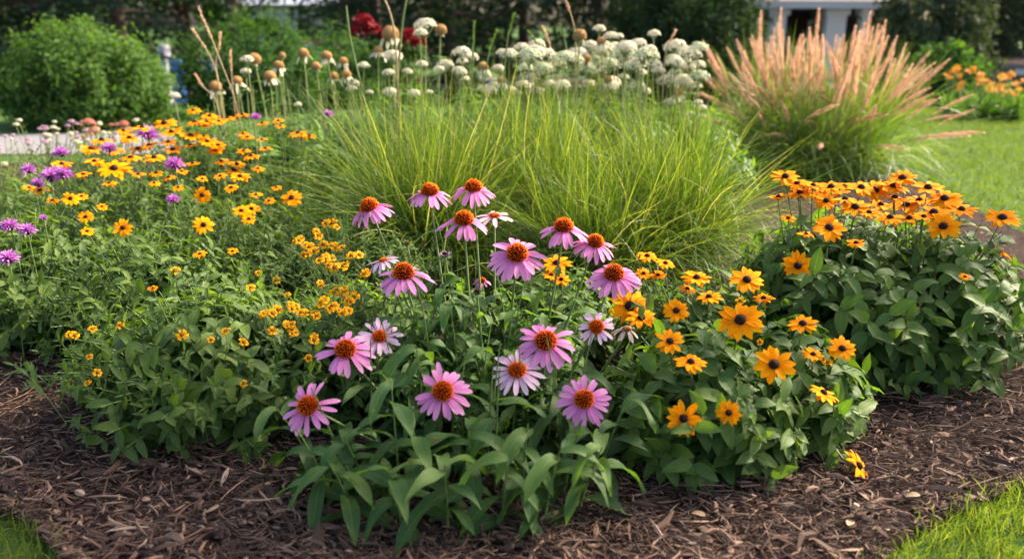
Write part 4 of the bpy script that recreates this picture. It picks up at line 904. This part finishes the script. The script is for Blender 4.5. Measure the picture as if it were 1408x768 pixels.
SH = [(350,82,24,'bare','round tan seed head, the larger behind a small white puff'),(326,112,20,'s','tan seed head with a short white skirt, below the others at left'),(383,91,22,'s','tan seed head with white skirt right of the large round one'),(371,106,22,'s','low pale tan seed head between the round and the skirted one'),
 (417,74,20,'s','tan seed head with bright white skirt, top of the middle group'),(449,78,24,'s','large tan seed head with white skirt in the middle group'),(434,92,20,'bare','bare round tan seed head below the middle group'),(472,85,18,'s','tan seed head with white skirt at the right of the middle group'),
 (476,103,18,'s','low tan seed head right of the middle group'),(296,120,24,'s','leaning tan seed head with white petals, leftmost of the tan ones'),(537,48,30,'s','tall cream seed head with long drooping pale petals before the red blooms'),(606,42,26,'bare','tall golden brown seed head beside the white bloom'),
 (664,93,20,'s','tan seed head above the bright green leaves left of the white cluster'),(797,50,24,'bare','tall golden brown seed head above the white cluster'),(827,58,18,'s','tan seed head among white clusters, right of the tall golden one'),(836,110,16,'s','low tan seed head with white petals beneath the white clusters'),
 (806,82,18,'s','tan seed head deep inside the white cluster'),(520,70,18,'s','pinkish tan seed head below the tall cream one'),(932,128,22,'s','brown seed head at the right end of the white cluster'),(459,105,16,'s','small tan seed head low in the middle group'),(690,112,18,'s','rusty seed head below the white blooms'),(388,77,14,'bare','small tan seed head poking between larger ones')]
for px, py, w, k, lab in SH:
    Y = R(4.5, 5.2); p = at(px, py, Y); t, m4 = stemmed('faded_coneflower', lab, 'flower', p, 'faded coneflower seed heads at the back', .05, 1.2, .004, M['phlox_leaf'], 3, 'pale_stem', .12, .03, (R(-.15, .15), 0))
    v = SEED[2 if k == 'bare' else [0, 1, 3, 4][rng.integers(4)]]; o = linkobj('flower_head', v[0], t, m4 @ Matrix.Scale(w*R(.78, .98)*Y/FX/1.9, 4)); linkobj('seed_cone', v[1], o)

# white flower clusters over bright leaves
def umbel(mat, n=90):
    mb = MB(); k = np.arange(n)+.5; z = 1-.85*k/n; ph = k*2.39996; rr = np.sqrt(np.clip(1-z*z, 0, 1)); d = np.stack([rr*np.cos(ph), rr*np.sin(ph), z], 1); P0 = d*np.array([1, 1, .78])+rng.normal(0, .05, (n, 3))
    for q in range(4):
        a = R(0, 6.28, n); e = nrm(np.cross(d, np.stack([np.cos(a), np.sin(a), .3*np.cos(a)], 1))); ribbons(mb, P0, e+d*.25, d, .17, .13, .3, P_SPOON, 2, .2, 2)
    b = np.broadcast_to(np.array([0, 0, -.75]), (n, 3))[::4]; tubes(mb, bez(b, (b+P0[::4])/2+np.array([0, 0, -.1]), P0[::4], 4), .018, 3, 1)
    return mb.mesh('flower_cluster', [M[mat], M['stem']])
UM = {k: [umbel(k), umbel(k)] for k in ('white', 'greenwhite', 'mauve', 'rust')}
PH = []
for lab, px, Y, rx, h in (('white flowered plant with green-white heads behind the left of the grass', 560, 5.0, .36, .72), ('white flowered plant left of the main white cluster', 655, 5.2, .36, .70), ('densely white flowered plant, left half of the main cluster', 755, 5.0, .38, .74),
      ('densely white flowered plant, the tallest of the main cluster', 835, 5.2, .38, .80), ('white flowered plant at the right of the cluster beside the fountain grass', 920, 5.1, .36, .68), ('green leafy plant beneath the tan seed heads', 465, 4.9, .36, .62), ('green leafy plant below the leftmost tan seed heads', 375, 4.8, .40, .60), ('green leafy plant behind the golden daisies at the back', 300, 5.0, .36, .64), ('green leafy plant between the back daisies and the left grass tussock', 420, 4.45, .34, .64), ('green leafy plant just right of the back daisies', 350, 4.3, .34, .60), ('green leafy plant behind the centre of the arching grass', 700, 4.7, .40, .72), ('green leafy plant behind the right of the arching grass', 850, 4.7, .40, .70), ('green leafy plant behind the left of the arching grass', 560, 4.6, .40, .70), ('green leafy plant behind the right end of the arching grass', 960, 4.8, .36, .58)):
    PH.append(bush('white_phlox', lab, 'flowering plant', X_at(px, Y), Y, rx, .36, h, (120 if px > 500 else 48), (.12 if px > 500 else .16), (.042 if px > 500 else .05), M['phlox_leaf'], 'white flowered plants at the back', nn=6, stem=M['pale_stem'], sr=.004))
WLX = [(R(715, 962), R(62, 132), R(22, 36), ['white', 'white', 'greenwhite'][rng.integers(3)]) for _ in range(42)]+[(R(480, 700), R(80, 135), R(16, 26), 'white') for _ in range(14)]
WL = WLX+[(585,38,34,'white'),(540,80,30,'white'),(578,48,22,'white'),(612,92,26,'white'),(580,90,18,'white'),(635,75,28,'white'),(700,78,28,'white'),(690,74,18,'white'),(735,75,34,'white'),(728,88,30,'greenwhite'),(750,80,36,'white'),(745,98,34,'greenwhite'),(722,96,24,'greenwhite'),(766,92,30,'greenwhite'),(725,110,28,'white'),
 (702,125,18,'white'),(730,120,16,'white'),(790,75,24,'white'),(812,66,26,'white'),(824,42,20,'white'),(840,52,22,'white'),(850,52,16,'white'),(899,49,20,'white'),(822,74,30,'greenwhite'),(845,72,34,'white'),(858,80,36,'greenwhite'),(862,68,24,'white'),(877,63,26,'white'),(893,80,30,'greenwhite'),(898,92,28,'white'),
 (905,100,22,'white'),(882,78,24,'greenwhite'),(868,95,30,'greenwhite'),(810,100,28,'greenwhite'),(838,92,32,'greenwhite'),(928,88,26,'white'),(945,95,26,'white'),(938,112,26,'white'),(955,120,22,'white'),(920,142,18,'white'),(960,142,14,'white'),(885,128,22,'white'),(882,102,18,'white'),(840,120,24,'white'),(712,130,14,'white'),
 (800,112,18,'white'),(775,108,18,'greenwhite'),(756,116,16,'white'),(857,108,18,'greenwhite'),(965,150,16,'white'),(340,84,20,'white'),(300,130,18,'white'),(338,100,16,'white'),(640,110,14,'white'),(508,128,12,'white'),(590,128,12,'white'),(410,145,12,'white'),(240,133,16,'white'),(560,100,16,'white'),(500,92,18,'white')]
for px, py, w, k in WL:
    bs = min(PH, key=lambda B: abs(B['c'][0]-at(px, py, B['c'][1])[0])); Y = bs['c'][1]+R(-.3, .25); p = at(px, py, Y); m4, ax = head_matrix(p, 0, .08, R(0, 6), (R(-.15, .15), 0))
    m4.translation = Vector([float(v) for v in (p-bs['c'])]); linkobj('flower_cluster', UM[k][rng.integers(2)], bs['t'], m4 @ Matrix.Scale(w*.98*zd(p)/FX/2.15, 4)); flower_on(bs, p-np.array([0, 0, .02]), ax, r=.0032, leaves=2, spread=.75)
# slim upright stems with narrow leaves and small buds, filling the back between daisies and seed heads
for px, py, Y, sl in [(R(285, 500), R(110, 170), R(4.2, 5.1), R(-.12, .05)) for _ in range(46)]:
    p = at(px, py, Y); bs = min(PH, key=lambda B: np.hypot(B['c'][0]-p[0], B['c'][1]-p[1])); b = np.array([p[0]-sl, p[1], .02])
    Bz = bez(b, b*.5+p*.5+np.array([sl*.3, 0, .05]), p, 8); mb = MB(); tubes(mb, Bz, np.linspace(.0045, .0025, 8), 5); leaf_nodes(mb, Bz, .11, .016, .3, 5, P_LANCE, (.2, 1.2), lift=.9, mi=1, opp=False)
    ribbons(mb, np.repeat(p[None], 10, 0), rng.normal(0, .6, (10, 3))+np.array([0, 0, 1]), rng.normal(0, 1, (10, 3)), .018, .008, .1, P_LANCE, 2, .2, 2, 1); mb.build('stem', [M['pale_stem'], M['balm_leaf']], bs['t'], bs['c'])
rud(LEFT+PH[5:12], [(R(280, 440), R(150, 215), R(18, 28), .15) for _ in range(12)], .08, wmul=.85)
# pale wild flowers at the far left, blurred
WILD = [bush('pale_wildflower', lab, 'flowering plant', X_at(px, Y), Y, .40, .36, h, 48, .05, .014, M['balm_leaf'], 'pale wildflowers at the far left', nn=6, stem=M['pale_stem']) for lab, px, Y, h in
        (('pale flowered plant at the left edge in front of the drive', 5, 4.3, .46), ('pale flowered plant between the left edge and the golden daisies', 70, 4.75, .48), ('pale flowered plant behind the golden daisies in front of the bright shrub', 140, 5.1, .48))]
for i in range(70):
    px = R(-5, 190); py = R(165, 245) if px < 60 else R(165, 200); k = ['white', 'mauve', 'white', 'rust' if px > 110 else 'mauve'][rng.integers(4)]; p, B = hit(WILD, px, py, .07, 3.6, 5.6)
    m4, ax = head_matrix(p, 0, .1, R(0, 6)); m4.translation = Vector([float(v) for v in (p-B['c'])]); linkobj('flower_cluster', UM[k][0], B['t'], m4 @ Matrix.Scale(R(6, 11)*zd(p)/FX/2.15, 4)); flower_on(B, p, ax, r=.0016, leaves=1)
for px, py, w, k in ((122,170,26,'rust'),(130,180,22,'rust'),(170,172,22,'rust'),(178,180,18,'rust'),(222,190,22,'mauve'),(98,168,14,'mauve'),(115,190,14,'rust')):
    B = WILD[2]; p = at(px, py, 4.8); m4, ax = head_matrix(p, 0, .1, R(0, 6)); m4.translation = Vector([float(v) for v in (p-B['c'])]); linkobj('flower_cluster', UM[k][1], B['t'], m4 @ Matrix.Scale(w*.72*zd(p)/FX/2.15, 4)); flower_on(B, p, ax, r=.0016, leaves=1)

# tall bare stalks
def stalk(label, pts, Y, mat, r=.006, head=True):
    P3 = np.array([at(x, y, Y+dy) for x, y, dy in pts]); b = P3[-1].copy(); b[2] = 0; b[0] += R(-.03, .03)
    t = thing('tall_stalk', label, 'plant stalk', b, 'tall bare stalks at the back'); K = 14
    allp = np.vstack([P3, b]); s = np.linspace(0, len(allp)-1, K); i = np.minimum(s.astype(int), len(allp)-2); f = (s-i)[:, None]; Q = allp[i]*(1-f)+allp[i+1]*f
    for _ in range(2): Q[1:-1] = Q[1:-1]*.5+(Q[:-2]+Q[2:])*.25
    mb = MB(); tubes(mb, Q, np.linspace(r*1.0, r*.8, K)*np.where(np.arange(K) < 1, .5, 1), 6); mb.build('stem', M['stem'] if mat == 'g' else M['dry_stem'], t, b)
    if head:
        n = 90; u = R(0, .32, n)*(K-1)*.999; i = u.astype(int); f = (u-i)[:, None]; q = Q[i]*(1-f)+Q[i+1]*f; T = nrm(Q[i]-Q[i+1]); v = nrm(rng.normal(0, 1, (n, 3)))
        m2 = MB(); ribbons(m2, q, T+v*.45, v, R(.015, .03, n), .006, .1, P_LANCE, 2, .2, 2); m2.build('seed_spike', M['plume'] if mat == 'd' else M['phlox_leaf'], t, b)
for lab, pts, Y, mt, hd in (('tan curved stalk, tallest at the upper left', [(274, 14, 0), (288, 45, 0), (305, 90, 0), (330, 150, 0)], 4.5, 'd', True), ('short tan stalk crossing left of the tallest one', [(266, 42, 0), (285, 70, 0), (300, 100, 0)], 4.5, 'd', True), ('tan hooked stalk right of the tallest one', [(303, 47, 0), (302, 66, 0), (294, 85, 0), (305, 130, 0)], 4.55, 'd', True),
    ('thin dry stalk with small tip between tan seed heads', [(317, 72, 0), (318, 100, 0), (322, 145, 0)], 4.6, 'd', True), ('short curved dry stalk by the leaning seed head', [(270, 104, 0), (280, 122, 0), (300, 134, 0)], 4.6, 'd', True),
    ('green blade-like stalk reaching the top of the photo left of the red blooms', [(476, 8, 0), (480, 50, 0), (492, 100, 0), (505, 150, 0)], 4.4, 'g', False), ('olive stalk bending left above the cream seed head', [(526, -6, 0), (538, 20, 0), (545, 60, 0), (548, 150, 0)], 4.4, 'd', False), ('green stalk reaching the top beside the cream seed head', [(560, -8, 0), (553, 30, 0), (548, 90, 0), (545, 150, 0)], 4.45, 'g', False),
    ('tan stalk leaving the top of the photo above the golden seed head', [(776, -6, 0), (785, 20, 0), (793, 50, 0)], 4.6, 'd', True), ('green stalk with tapered tip right of the white bloom', [(706, 22, 0), (698, 50, 0), (692, 110, 0)], 4.5, 'g', True), ('thin green stalk between the white blooms, upright', [(652, 32, 0), (650, 80, 0), (648, 150, 0)], 4.4, 'g', True),
    ('thin green stalk leaning right between the white blooms', [(682, 45, 0), (672, 70, 0), (664, 130, 0)], 4.4, 'g', True), ('tan spike behind the white cluster', [(748, 40, 0), (756, 60, 0), (764, 100, 0)], 4.9, 'd', True), ('olive spike behind the white cluster, tilted left', [(728, 45, 0), (742, 66, 0), (752, 100, 0)], 4.9, 'g', True),
    ('pinkish tan spike right of the white cluster', [(928, 44, 0), (918, 62, 0), (912, 90, 0)], 5.1, 'd', True), ('olive spike beside the tall golden seed head', [(771, 35, 0), (778, 60, 0), (784, 100, 0)], 4.9, 'g', True)):
    stalk(lab, pts, Y, mt, .0065 if not hd else .0042, hd)

# red flowering bush and orange lilies far behind
def blossoms(mb, c, rad, n, s, mat_i=0):
    v = nrm(rng.normal(0, 1, (n, 3))); v[:, 2] = abs(v[:, 2]); p = np.array(c)+v*np.array(rad)*R(.8, 1.08, n)[:, None]
    for q in range(5):
        a = R(0, 6.28, n); e = nrm(np.cross(v+.01, np.stack([np.cos(a), np.sin(a), 0*a], 1))); ribbons(mb, p, e+v*.5, v, s, s*.5, .2, P_PETAL, 2, .2, 2, mat_i)
rx, ry = X_at(530, 8.6, .8), 8.6
t = thing('red_flower_bush', 'bush of deep red blooms behind the cream seed head', 'flowering shrub', (rx, ry, 0)); mb = MB(); crown(mb, (rx, ry, .55), (.50, .4, .45), 3500, .06, 40); mb.build('foliage', M['shrub_dark'], t, (rx, ry, 0), smooth=False)
for k, (px, py, r_) in enumerate(((500, 32, .15), (512, 44, .13), (490, 46, .11), (562, 52, .14), (575, 60, .11), (550, 58, .10), (530, 50, .11))):
    mb = MB(); blossoms(mb, at(px, py, 8.3), (r_*.6, r_*.6, r_*.45), 34, .045); mb.build('bloom', M['red'], t, (rx, ry, 0))
mb = MB(); a = R(0, 6.28, 9); e = np.array([rx, ry, 0])+np.stack([.35*np.cos(a), .3*np.sin(a), R(.5, 1.0, 9)], 1); b = np.broadcast_to(np.array([rx, ry, 0.]), e.shape); tubes(mb, bez(b, (b+e)/2, e, 5), .012, 5); mb.build('stems', M['bark'], t, (rx, ry, 0))
def lily_mesh(mat):
    mb = MB(); ring(mb, 6, .08, 1.1, .55, .75, .9, P_LANCE, 0, 5, .2, 0); ring(mb, 5, .03, .8, .05, 1.1, .2, P_LANCE, 0, 3, 0, 0); return mb.mesh('flower_head', [M[mat]])
LM = [lily_mesh('lily'), lily_mesh('lily_yellow')]
for k, (lab, px, Y, col, nf) in enumerate((('tall orange lily plant next to the fountain grass plumes', 1312, 9.6, 0, 7), ('orange lily plant second from the fountain grass', 1338, 9.9, 0, 8), ('orange and yellow lily plant in the middle of the far lily bed', 1356, 9.7, 2, 8), ('yellow lily plant in the far lily bed', 1374, 10.0, 1, 8), ('yellow and orange lily plant in front of the parked car', 1392, 9.8, 2, 7), ('low orange lily plant at the right end of the far bed', 1404, 9.5, 0, 4))):
    x = X_at(px, Y, .4); t = thing('lily_plant', lab, 'flowering plant', (x, Y, 0), 'lilies in the far bed'); org = np.array([x, Y, 0.]); n = 80; a = R(0, 6.28, n); th = R(.1, .9, n)
    mb = MB(); ribbons(mb, org+rng.normal(0, .03, (n, 3))*np.array([1, 1, 0]), np.stack([np.cos(a)*np.sin(th), np.sin(a)*np.sin(th), np.cos(th)], 1), rng.normal(0, 1, (n, 3)), R(.3, .5, n), .022, R(.5, 2, n), P_GRASS, 6, 0, 2); mb.build('foliage', M['phlox_leaf'], t, org)
    ms = MB()
    for q in range(nf):
        p = np.array([x+R(-.17, .17), Y+R(-.15, .15), R(.25, .52) if k else R(.45, .70)]); m4, ax = head_matrix(p, 0, R(.2, .6), R(0, 6), (R(-.4, .4), 0)); m4.translation = Vector([float(v) for v in (p-org)])
        linkobj('flower_head', LM[col if col < 2 else q % 2], t, m4 @ Matrix.Scale(.052, 4)); tubes(ms, bez(org, (org+p)/2, p, 4), .004, 4)
    ms.build('stems', M['stem'], t, org)

# a few fallen leaves on the mulch
M['dry_leaf'] = leafmat('dry_leaf', [(0, (.36, .24, .14)), (1, (.45, .36, .14))], vein=(.3, .2, .1), trans=.2, tcol=(1.1, 1, .7))
for lab, px, py, L, rn in (('curled tan fallen leaf at the sunny lower right', 1163, 740, .032, .0), ('small yellow fallen leaf near the lower right grass', 1208, 744, .016, 1.), ('pale fallen leaf on the right of the mulch', 1262, 698, .028, .2), ('grey brown fallen leaf in front of the golden daisies', 968, 727, .03, .0), ('small pale leaf scrap at the lower left mulch', 108, 556, .02, .2)):
    x, y = gnd(px, py); o_ = np.array([x, y, .035]); mb = MB(); a = R(0, 3.1); ribbons(mb, o_, [math.cos(a), math.sin(a), .1], [.1, -.2, 1], L*1.2, L*.55, .6, P_OVATE, 5, .35, 3, 0, [rn]); o = mb.build('fallen_leaf', M['dry_leaf'], None, o_); tag(o, lab, 'leaf', 'fallen leaves on the mulch')
